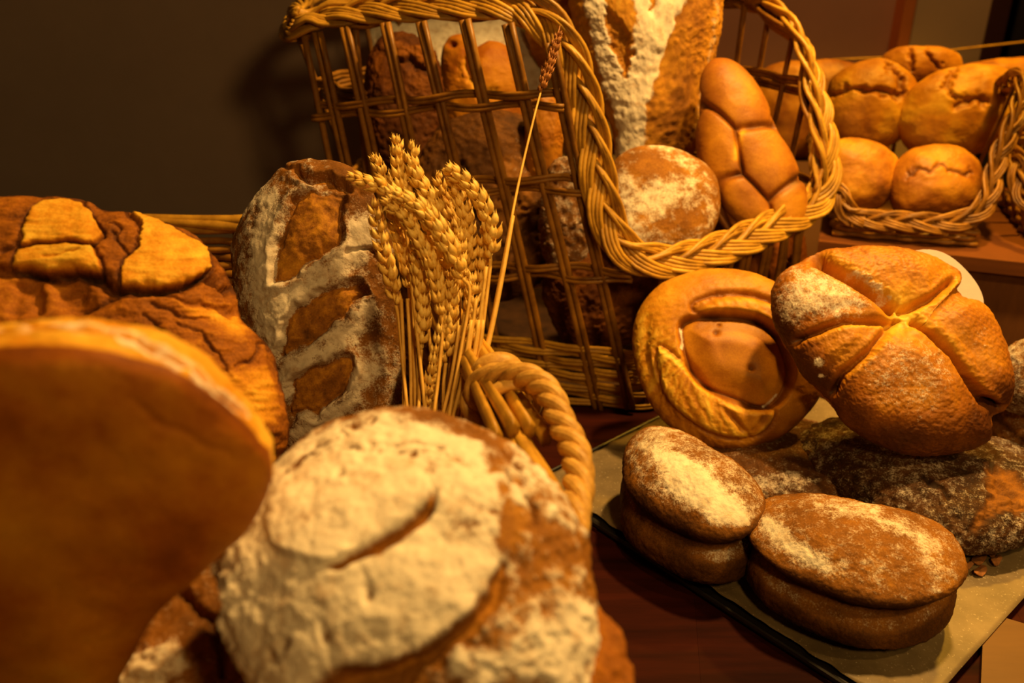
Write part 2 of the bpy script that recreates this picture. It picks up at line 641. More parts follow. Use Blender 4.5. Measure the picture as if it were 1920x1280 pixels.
# table
tb = empty('display_table', (0.1, 1.0, -0.76))
tag(tb, 'dark reddish wooden table carrying all the baskets and the tray', 'table')
b = MB()
for k in range(7):
    x = -1.0 + k * 0.42
    b.box((x, -0.2, -0.035), (x + 0.4198, 2.18, 0.0), tone=0.3 + 0.4 * random.random(), rot=radians(-8), c=(0.2, 1.0))
b.build('table_top', M_TABLE, tb, smooth=False)
for x, y in ((-0.9, 0.0), (1.4, -0.1), (-0.6, 2.2), (1.7, 1.9)):
    b = MB()
    b.box((x - 0.035, y - 0.035, -0.76), (x + 0.035, y + 0.035, -0.036))
    b.build('leg', M_TABLE, tb, smooth=False)

# ------------------------------------------------------------------ tray with parchment
TZ = 0.012
p0 = G(1001, 901, TZ)
pa = G(1590, 1280, TZ)
pb = G(1170, 790, TZ)
e1 = nz(pa - p0)
e2 = np.array([-e1[1], e1[0], 0.0])
L1, L2 = float((G(1850, 1195, TZ) - p0) @ e1) - 0.012, 0.60


def tr(a, b_, z): return p0 + e1 * a + e2 * b_ + np.array([0, 0, z - TZ])


b = MB()
V = [tr(0, 0, 0.001), tr(L1, 0, 0.001), tr(L1, L2, 0.001), tr(0, L2, 0.001), tr(0, 0, 0.008), tr(L1, 0, 0.008), tr(L1, L2, 0.008), tr(0, L2, 0.008)]
b.add(V, [[0, 3, 2, 1], [4, 5, 6, 7], [0, 1, 5, 4], [1, 2, 6, 5], [2, 3, 7, 6], [3, 0, 4, 7]])
t_ = b.build('baking_tray', M_BLACK, smooth=False)
tag(t_, 'black baking tray under parchment, holding the two floury split rolls', 'tray')
b = MB()
b.tube(np.array([tr(-0.004, -0.004, 0.009), tr(L1, -0.004, 0.009), tr(L1, L2, 0.009), tr(-0.004, L2, 0.009)]), 0.0045, 8, True)
b.build('rim', M_BLACK, t_, smooth=False)
# parchment, with a wavy edge and soft creases
n = 90
ga, gb = np.meshgrid(np.linspace(0.0, 1, n), np.linspace(0, 1, n), indexing='ij')
ga, gb = ga.ravel(), gb.ravel()
A_ = 0.006 + ga * (L1 + 0.008)
B_ = 0.003 + gb * (L2 - 0.006)
q3 = np.stack([A_, B_, np.zeros_like(A_)], 1)
A2 = A_ + (1 - np.minimum(1, ga * 25)) * 0.004 * fbm(q3, 30, 2)
B2 = B_ + (1 - np.minimum(1, gb * 25)) * (0.004 + 0.004 * fbm(q3, 25, 3))
Z_ = 0.0145 + 0.0016 * fbm(q3, 9, 3) + 0.006 * ss(0.12, 0.0, np.minimum(ga, gb * 1.0)) * np.abs(fbm(q3, 14, 2))
Z_ -= ss(L1 - 0.01, L1 + 0.05, A_) * 0.0
V = p0 + A2[:, None] * e1 + B2[:, None] * e2
V[:, 2] = np.maximum(Z_, 0.0105)
i, j = np.meshgrid(np.arange(n - 1), np.arange(n - 1), indexing='ij')
i, j = i.ravel(), j.ravel()
Fq = np.stack([i * n + j, (i + 1) * n + j, (i + 1) * n + j + 1, i * n + j + 1], 1)
o = mesh('parchment_sheet', V, [Fq], M_PAPER)
tag(o, 'brown parchment paper sheet lining the black baking tray', 'parchment')
sm = o.modifiers.new('thickness', 'SOLIDIFY')
sm.thickness = 0.0006
PZ = 0.0155

# lighter board on the table at the lower right corner
b = MB()
c = G(1915, 1225, 0)
b.box((c[0] - 0.045, c[1] - 0.20, 0.0005), (c[0] + 0.35, c[1] + 0.045, 0.012), rot=radians(-28), c=(c[0], c[1]))
o = b.build('serving_board', M_BOARD, smooth=False)
tag(o, 'light wooden board edge on the table at lower right, beyond the parchment', 'board')

# crust flakes fallen on the parchment
fl = [(1800, 1040, 22), (1835, 1048, 30), (1868, 1050, 24), (1812, 1060, 20), (1838, 1070, 26), (1795, 1052, 16), (1860, 1038, 18)]
FL_LABEL = ['upper left', 'long middle', 'right end', 'lower left', 'lowest', 'smallest leftmost', 'upper right']
for k, (x, y, s) in enumerate(fl):
    c = G(x, y, PZ + 0.003)
    m = 12
    a = np.arange(m) * 2 * pi / m
    rr = s * 0.5 / FPX * 1.15 * (1 + 0.35 * RNG.rand(m))
    ang = RNG.rand() * 3
    X = np.stack([rr * 1.3 * np.cos(a), rr * 0.6 * np.sin(a)], 1)
    X = X @ np.array([[cos(ang * 0.3), sin(ang * 0.3)], [-sin(ang * 0.3), cos(ang * 0.3)]])
    zz = 0.0025 * np.sin(a * 2 + ang)
    top = np.stack([c[0] + X[:, 0], c[1] + X[:, 1], c[2] + zz + 0.0012], 1)
    bot = top - [0, 0, 0.0014]
    Vv = np.vstack([top, bot, [[c[0], c[1], c[2] + 0.003]], [[c[0], c[1], c[2] + 0.001]]])
    kk = np.arange(m)
    k2 = (kk + 1) % m
    T = np.vstack([np.stack([kk, k2, np.full(m, 2 * m)], 1), np.stack([k2 + m, kk + m, np.full(m, 2 * m + 1)], 1),
                   np.stack([kk, kk + m, k2], 1), np.stack([k2, kk + m, k2 + m], 1)])
    o = mesh('crust_flake', Vv, [T], M_CRUMB, smooth=False)
    tag(o, 'brown crust flake on the parchment, ' + FL_LABEL[k] + ' one of the small heap', 'crumb', 'crust flakes on the parchment')

# ------------------------------------------------------------------ breads
def feat_batard(cut, heavy, base=0.44):
    def f(x):
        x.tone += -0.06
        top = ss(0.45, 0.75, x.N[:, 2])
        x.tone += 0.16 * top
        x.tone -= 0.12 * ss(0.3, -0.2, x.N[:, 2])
        d1, s1, a1 = dline(x.wx, x.wy, cut)
        x.flour += base * top * x.face
        x.flour += 0.25 * ss(0.045, 0.02, x.V[:, 2]) * ss(-0.3, 0.4, x.n1)
        for (pg, amt) in heavy:
            x.flour += amt * ss(-14, 22, sdpoly(x.wx, x.wy, pg)) * top
        x.flour += 0.12 * ss(0.15, 0.6, x.n1)
        x.disp += 0.0005 * x.n3
    return f


def lid_shape(frac0, th0, spread, depth):
    """clam-shell: a lid over a fuller body, pinched where they meet on the side facing th0"""
    def f(t, rho, hh, D):
        hn = np.clip(hh / hh.max(), -1, 1)
        dth = np.abs((t - th0 + pi) % (2 * pi) - pi)
        k = ss(spread, spread * 0.45, dth)
        frac = frac0 - 0.13 * np.cos(dth * 1.0)
        pin = depth * np.exp(-((hn - frac) / 0.13) ** 2)
        over = 0.10 * np.exp(-((hn - frac - 0.24) / 0.20) ** 2)
        tip = 0.08 * np.cos(2 * (t - th0)) * ss(frac - 0.05, frac + 0.1, hn)
        rho = rho * (1 - k * pin * ss(0.2, 0.6, rho)) + (0.4 + 0.6 * k) * over * ss(0.1, 0.5, rho) - tip * rho * 1.3
        return rho, hh
    return f


UP = np.array([0, 0, 1.0])


def ndir(elev, yaw=0.0):
    """unit vector leaning towards the viewer: elev degrees above the horizontal, yaw degrees to the right"""
    e, y = radians(elev), radians(yaw)
    return np.array([sin(y) * cos(e), -cos(y) * cos(e), sin(e)])


def depth_at(px, py, z):
    return float((G(px, py, z) - CAM) @ F_)


# two rolls on the tray; widest outline low down
zc = PZ + 0.030
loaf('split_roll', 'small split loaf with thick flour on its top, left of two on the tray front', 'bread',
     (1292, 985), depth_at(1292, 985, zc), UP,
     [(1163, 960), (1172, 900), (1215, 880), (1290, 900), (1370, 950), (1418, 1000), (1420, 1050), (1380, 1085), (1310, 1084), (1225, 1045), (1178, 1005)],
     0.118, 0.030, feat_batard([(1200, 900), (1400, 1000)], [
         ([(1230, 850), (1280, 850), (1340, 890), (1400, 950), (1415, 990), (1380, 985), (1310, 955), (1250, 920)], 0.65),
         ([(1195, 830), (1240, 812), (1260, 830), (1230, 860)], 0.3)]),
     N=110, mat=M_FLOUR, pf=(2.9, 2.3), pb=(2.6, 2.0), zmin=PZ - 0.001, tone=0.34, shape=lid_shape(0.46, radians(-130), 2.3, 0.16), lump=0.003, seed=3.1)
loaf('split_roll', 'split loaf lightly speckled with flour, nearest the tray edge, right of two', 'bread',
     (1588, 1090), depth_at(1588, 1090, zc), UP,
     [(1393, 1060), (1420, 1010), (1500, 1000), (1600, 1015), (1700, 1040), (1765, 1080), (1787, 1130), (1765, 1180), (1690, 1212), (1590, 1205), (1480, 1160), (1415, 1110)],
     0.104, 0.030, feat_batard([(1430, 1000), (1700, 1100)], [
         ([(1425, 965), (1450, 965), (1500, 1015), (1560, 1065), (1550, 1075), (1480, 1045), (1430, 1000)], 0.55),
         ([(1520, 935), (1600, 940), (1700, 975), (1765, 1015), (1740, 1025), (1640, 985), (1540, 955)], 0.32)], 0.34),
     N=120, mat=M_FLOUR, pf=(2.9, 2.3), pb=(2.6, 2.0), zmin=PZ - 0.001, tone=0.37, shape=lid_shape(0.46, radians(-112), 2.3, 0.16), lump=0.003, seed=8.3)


def feat_dark(patches=(), cracks=(), ft=0.25, rough=0.002):
    def f(x):
        x.flour += ft + 0.12 * x.n1
        x.disp += rough * x.n2
        for pg, tn, fl_, dp in patches:
            m = ss(-6, 8, sdpoly(x.wx, x.wy, pg)) * x.face
            x.tone += tn * m
            x.flour += fl_ * m
            x.disp += m * (dp + 0.0022 * x.n2)
        for pts, wd_, dp in cracks:
            d, s, a = dline(x.wx, x.wy, pts)
            g = np.exp(-(d / wd_) ** 2) * x.face
            x.disp -= dp * g
            x.tone -= 0.15 * g
            x.flour -= 0.2 * g
    return f


zc = PZ + 0.042
loaf('dark_loaf', 'long dark loaf lying on the tray with an orange crack at its right end', 'bread',
     (1740, 920), depth_at(1740, 920, zc), UP,
     [(1488, 840), (1530, 800), (1640, 805), (1780, 815), (1900, 840), (1990, 900), (2010, 960), (1960, 1000), (1880, 1022), (1780, 1020), (1680, 985), (1590, 935), (1520, 890)],
     0.055, 0.042, feat_dark([([(1845, 875), (1900, 880), (1930, 930), (1925, 960), (1870, 960), (1830, 1000), (1820, 985), (1862, 930)], 0.30, -0.5, -0.003)],
                             [([(1730, 895), (1760, 915), (1775, 935)], 4, 0.004), ([(1855, 870), (1870, 905), (1905, 930)], 5, 0.006)], 0.38),
     N=100, mat=M_DUST, pf=(2.1, 2), pb=(2.6, 2.2), zmin=PZ - 0.001, tone=0.13, seed=5.5, lump=0.005)
zc = PZ + 0.034
loaf('flat_loaf', 'flat mottled brown loaf on the tray under the ring-shaped bread', 'bread',
     (1440, 890), depth_at(1440, 890, zc), UP,
     [(1240, 850), (1300, 800), (1440, 780), (1540, 800), (1600, 860), (1600, 915), (1540, 950), (1440, 950), (1330, 910)],
     0.030, 0.034, feat_dark([([(1400, 900), (1480, 880), (1540, 900), (1480, 930), (1410, 925)], 0.0, 0.3, 0.002)], [], 0.28), N=70, mat=M_DUST, zmin=PZ - 0.001, tone=0.24, seed=15.5,
     lump=0.004)
loaf('brown_loaf', 'cracked brown loaf peeking out behind the long dark one at the right edge', 'bread',
     (1965, 800), 1.42, ndir(70), [(1845, 790), (1870, 755), (1960, 745), (2080, 770), (2100, 850), (1960, 870), (1870, 850)], 0.05, 0.06,
     feat_dark([([(1850, 790), (1920, 770), (1930, 830), (1870, 835)], 0.1, 0.1, 0.002)], [([(1850, 760), (1885, 800), (1920, 825)], 5, 0.005)], 0.25),
     N=60, mat=M_DUST, tone=0.36, seed=2.5, lump=0.008)
loaf('grey_loaf', 'greyish floured loaf end at the right edge beside the star-cut loaf', 'bread',
     (1980, 700), 1.36, ndir(50), [(1868, 695), (1885, 660), (1940, 635), (2060, 640), (2100, 720), (2000, 770), (1900, 765)], 0.06, 0.07,
     feat_dark([], [], 0.5), N=60, mat=M_DUST, tone=0.35, seed=12.5)


def feat_ring(x):
    inner = [(1278, 605), (1330, 588), (1400, 590), (1455, 618), (1485, 690), (1470, 745), (1435, 768), (1390, 752), (1345, 735), (1305, 712), (1283, 660)]
    sd = sdpoly(x.px, x.py, inner, 5)
    m = ss(-10, 10, sd) * x.face
    C = (1372, 665)
    x.disp -= 0.014 * m - 0.014 * ss(3, 60, sd) * m
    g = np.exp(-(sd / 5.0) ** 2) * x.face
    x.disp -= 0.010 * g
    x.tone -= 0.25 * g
    x.tone -= 0.05 * m
    # strands of the twist running round the ring
    th = np.arctan2(x.py - C[1], x.px - C[0])
    rad = -sd
    ring = ss(0, 14, rad) * x.face
    lines = [([(1278, 605), (1300, 580), (1345, 555), (1410, 552), (1470, 575), (1500, 600)], 9, 0.007),
             ([(1255, 680), (1235, 700), (1225, 740), (1240, 770)], 8, 0.004),
             ([(1215, 600), (1208, 660), (1222, 720), (1262, 780), (1320, 822)], 9, 0.006),
             ([(1283, 665), (1318, 712), (1338, 750), (1345, 790)], 7, 0.004),
             ([(1340, 752), (1390, 800), (1405, 815), (1425, 790), (1440, 765)], 6, 0.005)]
    for pts, w_, dp in lines:
        d, s, a = dline(x.px, x.py, pts)
        g = np.exp(-(d / w_) ** 2) * x.face * np.sin(np.clip(a, 0.03, 0.97) * pi) ** 0.4
        x.disp -= dp * g
        x.tone -= 0.10 * g
        x.tone += 0.10 * np.exp(-((d - 12) / 7) ** 2) * x.face * (s > 0)
    wr = x.n2
    fine = np.sin(46 * th + 0.30 * rad + 4 * x.n1 + 2.5 * x.n2)
    lo = ss(0.2, 0.9, np.sin(th - 0.9)) + ss(0.5, 1, -np.cos(th)) * 0.6
    x.disp += ring * (0.0004 * wr + 0.0003 * fine * lo)
    x.tone += ring * (0.05 * fine * lo + 0.12 * lo * ss(0, 60, rad) * ss(120, 60, rad))
    for pg, h in (([(1232, 655), (1262, 668), (1300, 705), (1345, 745), (1400, 768), (1448, 770), (1440, 800), (1400, 820), (1340, 812), (1285, 780), (1245, 735)], 0.006),
                  ([(1300, 572), (1350, 552), (1420, 556), (1470, 580), (1500, 615), (1470, 625), (1420, 592), (1340, 585)], 0.004)):
        q = sdpoly(x.px + 1.5 * x.n2, x.py + 1.5 * x.n2, pg, 4)
        k = ss(-3, 9, q) * x.face
        x.disp += h * k - 0.004 * np.exp(-((q + 5) / 4) ** 2) * x.face
        x.tone -= 0.16 * np.exp(-((q + 4) / 4) ** 2) * x.face
        x.tone += 0.12 * np.exp(-((q - 5) / 6) ** 2) * x.face
        st = np.sin(0.33 * (x.px * 0.75 - x.py * 0.45) + 4 * x.n1)
        x.tone += 0.05 * k * st
        x.disp += 0.0005 * k * st
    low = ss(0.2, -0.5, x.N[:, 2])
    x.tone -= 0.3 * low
    for q in ((1344, 622, 6), (1409, 690, 6), (1350, 605, 3)):
        g = np.exp(-((x.px - q[0]) ** 2 + (x.py - q[1]) ** 2) / q[2] ** 2)
        x.disp -= 0.004 * g
        x.tone -= 0.25 * g
    for q in ([(1274, 612), (1279, 632), (1277, 650)], [(1440, 765), (1462, 740)]):
        d, s, a = dline(x.px, x.py, q)
        x.flour += 0.8 * np.exp(-(d / 4) ** 2) * x.face


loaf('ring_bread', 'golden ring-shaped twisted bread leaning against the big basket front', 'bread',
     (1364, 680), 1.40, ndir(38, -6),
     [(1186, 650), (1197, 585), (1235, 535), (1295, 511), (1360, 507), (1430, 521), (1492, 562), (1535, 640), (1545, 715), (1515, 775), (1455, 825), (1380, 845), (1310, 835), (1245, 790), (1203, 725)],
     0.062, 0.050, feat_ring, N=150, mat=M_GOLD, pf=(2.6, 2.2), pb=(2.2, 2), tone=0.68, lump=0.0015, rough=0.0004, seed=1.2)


def feat_star(x):
    gr = [([(1530, 480), (1580, 505), (1635, 540), (1680, 566)], 10, 0.022, -1),
          ([(1490, 640), (1508, 630), (1587, 598), (1670, 597)], 6, 0.014, 1),
          ([(1560, 735), (1580, 700), (1635, 654), (1690, 592)], 6, 0.011, 1),
          ([(1728, 598), (1793, 662), (1849, 749), (1890, 775)], 7, 0.017, -1),
          ([(1702, 571), (1754, 555), (1790, 522)], 6, 0.012, 1)]
    dmin = np.full(x.ln, 1e9)
    for pts, w_, dp, sg in gr:
        d, s, a = dline(x.px, x.py, pts)
        dmin = np.minimum(dmin, d)
        g = np.exp(-(d / w_) ** 2) * x.face
        x.disp -= dp * g
        x.tone -= 0.10 * g
        x.disp += x.face * 0.004 * np.exp(-((d - 2.2 * w_) / (1.5 * w_)) ** 2)
        x.disp -= x.face * 0.009 * np.exp(-(d / (4.5 * w_)) ** 2)
        rag = np.exp(-((d - 1.3 * w_) / (1.1 * w_)) ** 2) * x.face * (s * sg > 0)
        x.tone += 0.22 * rag
        x.disp += 0.0014 * rag * x.n3
    dc = np.hypot(x.px - 1702, x.py - 582)
    c = np.exp(-(dc / 42) ** 2) * x.face
    x.disp -= 0.010 * c
    x.tone += 0.30 * c
    x.disp += 0.002 * c * x.n2
    up = ss(15, 60, dmin)
    x.disp += 0.004 * up * x.face
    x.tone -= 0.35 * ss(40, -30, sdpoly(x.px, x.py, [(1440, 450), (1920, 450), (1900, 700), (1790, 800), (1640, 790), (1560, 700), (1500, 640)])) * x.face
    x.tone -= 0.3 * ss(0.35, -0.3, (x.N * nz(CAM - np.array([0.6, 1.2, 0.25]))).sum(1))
    # flour: thick on the left lobe, small streaks elsewhere
    x.flour += 0.56 * ss(-25, 30, sdpoly(x.wx, x.wy, [(1455, 560), (1490, 500), (1560, 500), (1640, 560), (1610, 590), (1520, 600), (1470, 610)])) * x.face
    x.flour += 0.5 * ss(8, 0, dline(x.wx, x.wy, [(1585, 498), (1640, 520), (1672, 548)])[0]) * x.face
    x.flour += 0.28 * ss(-20, 30, sdpoly(x.wx, x.wy, [(1640, 640), (1760, 620), (1800, 700), (1740, 800), (1640, 760), (1600, 700)])) * x.face
    x.flour += 0.2 * ss(-20, 30, sdpoly(x.wx, x.wy, [(1790, 590), (1850, 610), (1880, 700), (1830, 680)])) * x.face
    for q in ((1535, 675, 9), (1540, 702, 6)):
        x.flour += 0.9 * np.exp(-((x.wx - q[0]) ** 2 + (x.wy - q[1]) ** 2) / q[2] ** 2)
    x.disp += 0.0006 * x.n3


STAR = [(1449, 565), (1462, 525), (1492, 497), (1535, 473), (1570, 467), (1640, 468), (1715, 478), (1772, 503), (1790, 520), (1780, 545), (1803, 566), (1838, 582), (1872, 640), (1895, 735), (1880, 772), (1855, 785),
        (1848, 825), (1800, 842), (1740, 848), (1670, 838), (1600, 800), (1540, 742), (1495, 680), (1462, 622)]
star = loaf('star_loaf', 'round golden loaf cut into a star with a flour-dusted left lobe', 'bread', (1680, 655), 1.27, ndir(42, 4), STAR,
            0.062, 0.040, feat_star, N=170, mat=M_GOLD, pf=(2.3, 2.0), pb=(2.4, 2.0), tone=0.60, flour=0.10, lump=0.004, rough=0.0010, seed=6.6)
# white paper disc stuck under the star loaf's back edge
cc = onplane(1745, 560, P(1680, 655, 1.27) - ndir(42, 4) * 0.012, ndir(42, 4))
w = ndir(42, 4)
u = nz(R_ - w * np.dot(R_, w))
v = np.cross(w, u)
m = 48
a = np.arange(m) * 2 * pi / m
rr = 0.082 * (1 + 0.02 * np.cos(5 * a))
top = cc + (rr * np.cos(a))[:, None] * u + (rr * np.sin(a))[:, None] * v
bot = top - w * 0.0015
kk = np.arange(m)
k2 = (kk + 1) % m
Vv = np.vstack([top, bot, [cc], [cc - w * 0.0015]])
T = np.vstack([np.stack([kk, k2, np.full(m, 2 * m)], 1), np.stack([k2 + m, kk + m, np.full(m, 2 * m + 1)], 1), np.stack([kk, kk + m, k2], 1), np.stack([k2, kk + m, k2 + m], 1)])
o = mesh('paper_disc', Vv, [T], M_WHITE, star, smooth=False)
o['label'] = 'white paper disc behind the cut crust'


# ---- front basket loaves
def feat_floury(x):
    f = x.face
    flap = [(500, 1010), (520, 900), (580, 850), (700, 845), (790, 870), (812, 920), (790, 965), (745, 1005), (690, 1040), (620, 1062), (560, 1050)]
    plat = [(380, 1100), (420, 960), (560, 820), (700, 775), (800, 785), (900, 820), (925, 880), (948, 960), (945, 1060), (905, 1130), (850, 1190), (750, 1240), (640, 1268), (560, 1330), (350, 1330)]
    s1 = sdpoly(x.wx, x.wy, flap, 4)
    s2 = sdpoly(x.wx, x.wy, plat, 4)
    x.disp += f * (0.005 * ss(-6, 16, s1) * ss(840, 960, x.wy) + 0.005 * ss(-8, 18, s2) * ss(990, 1080, x.wy))
    d, s, a = dline(x.wx, x.wy, [(600, 1066), (640, 1062), (695, 1038), (748, 1003), (795, 958), (815, 915), (800, 880)])
    g = np.exp(-(d / (4 + 7 * np.sin(a * pi))) ** 2) * f * ss(0, 0.12, a) * ss(1.0, 0.75, a)
    x.disp -= 0.009 * g
    x.flour += 0.98 * ss(-18, 36, s2) * f + 0.16 * ss(-5, 30, s1) * f
    x.flour -= 1.0 * g
    x.tone += 0.12 * g
    d, s, a = dline(x.wx, x.wy, [(948, 1060), (915, 1135), (858, 1198), (755, 1252), (650, 1282)])
    g = np.exp(-(d / 13) ** 2) * f
    x.disp -= 0.006 * g
    x.flour -= 0.6 * g
    x.tone += 0.12 * g
    x.flour += (0.10 * x.n1 + 0.08 * x.n2) * f - 0.04
    # upper zone: thin flour with reddish cracks
    up = ss(870, 830, x.wy) * f
    x.flour += 0.30 * up * ss(960, 880, x.wx)
    for pts, w_ in (([(540, 880), (575, 850), (650, 838), (740, 842), (820, 850)], 7), ([(560, 862), (600, 830), (640, 812)], 5), ([(655, 800), (700, 788)], 7),
                    ([(690, 828), (760, 832), (830, 838)], 4), ([(880, 800), (940, 838), (960, 850)], 5)):
        d, s, a = dline(x.wx, x.wy, pts)
        g = np.exp(-(d / w_) ** 2) * f * (0.6 + 0.6 * x.n3)
        x.disp -= 0.0035 * g
        x.flour -= 0.75 * g
        x.tone -= 0.1 * g
    # right flank: crust with blotches of flour
    right = (1 - ss(-34, 4, s2)) * f
    mz = ss(-20, 35, sdpoly(x.wx, x.wy, [(800, 870), (860, 850), (960, 880), (1000, 980), (960, 1040), (880, 1010), (820, 960)], 4)) * f
    x.flour -= mz * (0.34 - 0.5 * x.n1 - 0.4 * x.n2)
    x.tone += 0.06 * mz
    x.flour += right * (0.40 + 0.42 * x.n1 + 0.25 * x.n2)
    x.tone += right * (0.06 * x.n2 + 0.08)
    x.disp += right * 0.0012 * x.n2
    for cx, cy, r_, am in ((1085, 1165, 34, 0.9), (925, 1120, 16, 0.0), (955, 1060, 24, 0.7), (1060, 1240, 60, 0.5), (890, 1260, 60, 0.55), (905, 930, 60, 0.35), (1000, 1010, 50, 0.2)):
        g = np.exp(-((x.wx - cx) ** 2 + (x.wy - cy) ** 2) / r_ ** 2) * f
        x.flour += am * g
        x.disp += 0.002 * am * g
    for pts, w_ in (([(975, 865), (990, 885), (985, 900)], 5), ([(985, 930), (1003, 950), (1010, 975)], 7), ([(950, 880), (960, 900)], 4)):
        d, s, a = dline(x.wx, x.wy, pts)
        g = np.exp(-(d / w_) ** 2) * f
        x.disp -= 0.005 * g
        x.tone -= 0.2 * g
        x.flour -= 0.3 * g
    for cx, cy, r_ in ((518, 1225, 8), (620, 1195, 10), (700, 1120, 9), (640, 890, 7), (540, 1205, 7)):
        g = np.exp(-(((x.wx - cx) / r_) ** 2 + ((x.wy - cy) / (1.8 * r_)) ** 2)) * f
        x.disp -= 0.004 * g
        x.flour -= 0.5 * g
    x.disp += 0.0006 * x.n2 + 0.002 * x.n1
    lft = ss(470, 420, x.wx) * f
    x.flour -= 0.35 * lft
    x.disp += 0.004 * lft * x.n2


loaf('floured_loaf', 'big round loaf thickly coated in white flour in the front basket', 'bread', (770, 1070), 0.60, ndir(62, 0),
     [(408, 1090), (425, 1010), (470, 930), (530, 862), (620, 808), (700, 787), (770, 780), (860, 792), (960, 838), (1040, 925), (1090, 1010), (1112, 1110), (1122, 1200), (1118, 1290), (1060, 1380), (900, 1440),
      (700, 1440), (540, 1380), (470, 1270), (425, 1170)],
     0.060, 0.075, feat_floury, N=200, mat=M_FLOUR, pf=(2.2, 2.0), pb=(2.6, 2.2), tone=0.46, lump=0.005, rough=0.0016, seed=9.1)


def feat_huge(x):
    f = x.face
    d, s, a = dline(x.wx, x.wy, [(250, 760), (300, 800), (360, 820), (430, 850)])
    x.disp -= 0.0010 * np.exp(-(d / 9) ** 2) * f
    w = ndir(-8, 12)
    fr = ss(-0.04, 0.03, x.hz)
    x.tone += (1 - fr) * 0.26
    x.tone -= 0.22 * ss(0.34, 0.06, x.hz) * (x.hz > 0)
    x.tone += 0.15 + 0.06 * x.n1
    x.disp += (1 - fr) * 0.0016 * x.n2
    x.flour += (1 - fr) * 0.05
    for pts in ([(-50, 612), (60, 608), (180, 616), (250, 632), (320, 664), (400, 718), (460, 775)], [(230, 640), (300, 664), (330, 690)], [(360, 712), (400, 745), (430, 780)]):
        d, s, a = dline(x.wx, x.wy, pts)
        g = np.exp(-(d / 5) ** 2) * f * (1 - fr)
        x.disp -= 0.005 * g
        x.tone -= 0.25 * g
        x.flour += 0.55 * np.exp(-((d - 8) / 5) ** 2) * f * (1 - fr)


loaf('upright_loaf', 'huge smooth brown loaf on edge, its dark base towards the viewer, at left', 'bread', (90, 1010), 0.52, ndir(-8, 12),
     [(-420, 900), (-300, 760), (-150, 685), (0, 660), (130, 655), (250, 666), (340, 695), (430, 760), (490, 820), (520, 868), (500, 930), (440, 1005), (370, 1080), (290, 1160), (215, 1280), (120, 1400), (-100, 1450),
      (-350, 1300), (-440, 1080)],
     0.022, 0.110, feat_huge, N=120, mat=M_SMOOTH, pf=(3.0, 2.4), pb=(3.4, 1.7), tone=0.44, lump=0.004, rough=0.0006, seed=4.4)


def feat_cracked(x):
    f = x.face
    plates = [([(62, 390), (81, 379), (156, 383), (175, 407), (191, 443), (178, 458), (125, 448), (78, 454), (42, 461), (44, 422)], 0.004),
              ([(34, 469), (78, 461), (125, 453), (175, 464), (188, 497), (188, 511), (140, 502), (72, 505), (22, 497)], 0.004),
              ([(244, 398), (266, 405), (330, 430), (385, 468), (395, 505), (360, 522), (297, 538), (228, 532), (231, 494), (262, 463), (266, 422)], 0.004)]
    fib = fbm(np.stack([x.px * 0.012, x.py * 0.09, x.px * 0.0], 1), 1.0, 4, 3.3)
    x.disp += (0.0010 * x.n2 + 0.0012 * fib) * f
    x.tone += 0.07 * x.n2 + 0.08 * fib - 0.01
    for pg, h in plates:
        sd = sdpoly(x.px + 0.5 * (x.wx - x.px) + 2.5 * x.n3, x.py + 0.5 * (x.wy - x.py) + 2.5 * x.n2, pg)
        m = ss(-1, 2, sd) * f
        x.disp += h * m - 0.0022 * x.n2 * m - 0.004 * np.exp(-((sd + 3) / 3) ** 2) * f
        x.tone += 0.40 * m
        x.tone -= 0.22 * np.exp(-((sd + 5) / 4) ** 2) * f
    for pts, w_, dp, sh in (([(-40, 505), (22, 503), (72, 512), (140, 509), (190, 520), (235, 541), (300, 546), (385, 518), (430, 545)], 9, 0.012, 1),
                            ([(150, 580), (200, 560), (290, 550), (345, 560), (440, 590)], 5, 0.004, 0),
                            ([(0, 470), (20, 462), (44, 452)], 4, 0.005, 0), ([(270, 590), (300, 612), (318, 640)], 3, 0.003, 0), ([(330, 600), (372, 622), (400, 655)], 3, 0.003, 0),
                            ([(285, 570), (340, 590), (390, 600)], 3, 0.003, 0), ([(380, 640), (410, 668), (425, 700)], 3, 0.003, 0), ([(440, 690), (470, 672), (495, 640)], 4, 0.004, 0),
                            ([(205, 440), (230, 455), (238, 480)], 3, 0.003, 0), ([(205, 420), (225, 428), (222, 445)], 2, 0.003, 0), ([(85, 482), (110, 476), (150, 468)], 2, 0.002, 0)):
        d, s, a = dline(x.wx, x.wy, pts)
        g = np.exp(-(d / w_) ** 2) * f
        x.disp -= dp * g
        x.tone -= 0.22 * g
    # hollow below the flap
    holl = ss(-20, 14, sdpoly(x.wx, x.wy, [(0, 520), (80, 515), (190, 522), (230, 545), (190, 570), (130, 590), (20, 585)])) * f
    x.disp -= 0.010 * holl
    x.tone -= 0.02 * holl
    x.disp += 0.004 * holl * np.sin(x.px * 0.09 + 4 * x.n1)
    gold = ss(-15, 15, sdpoly(x.wx, x.wy, [(330, 560), (440, 590), (475, 620), (440, 615), (380, 600)])) * f
    gold += ss(-12, 14, sdpoly(x.wx, x.wy, [(425, 705), (450, 685), (505, 690), (520, 740), (520, 800), (470, 790)])) * f
    x.tone += 0.30 * gold
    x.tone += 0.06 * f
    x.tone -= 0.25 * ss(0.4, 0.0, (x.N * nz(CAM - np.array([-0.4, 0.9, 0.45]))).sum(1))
    d, s, a = dline(x.px, x.py, [(500, 640), (525, 700), (530, 760)])
    x.disp -= 0.004 * np.exp(-(d / 4) ** 2) * f


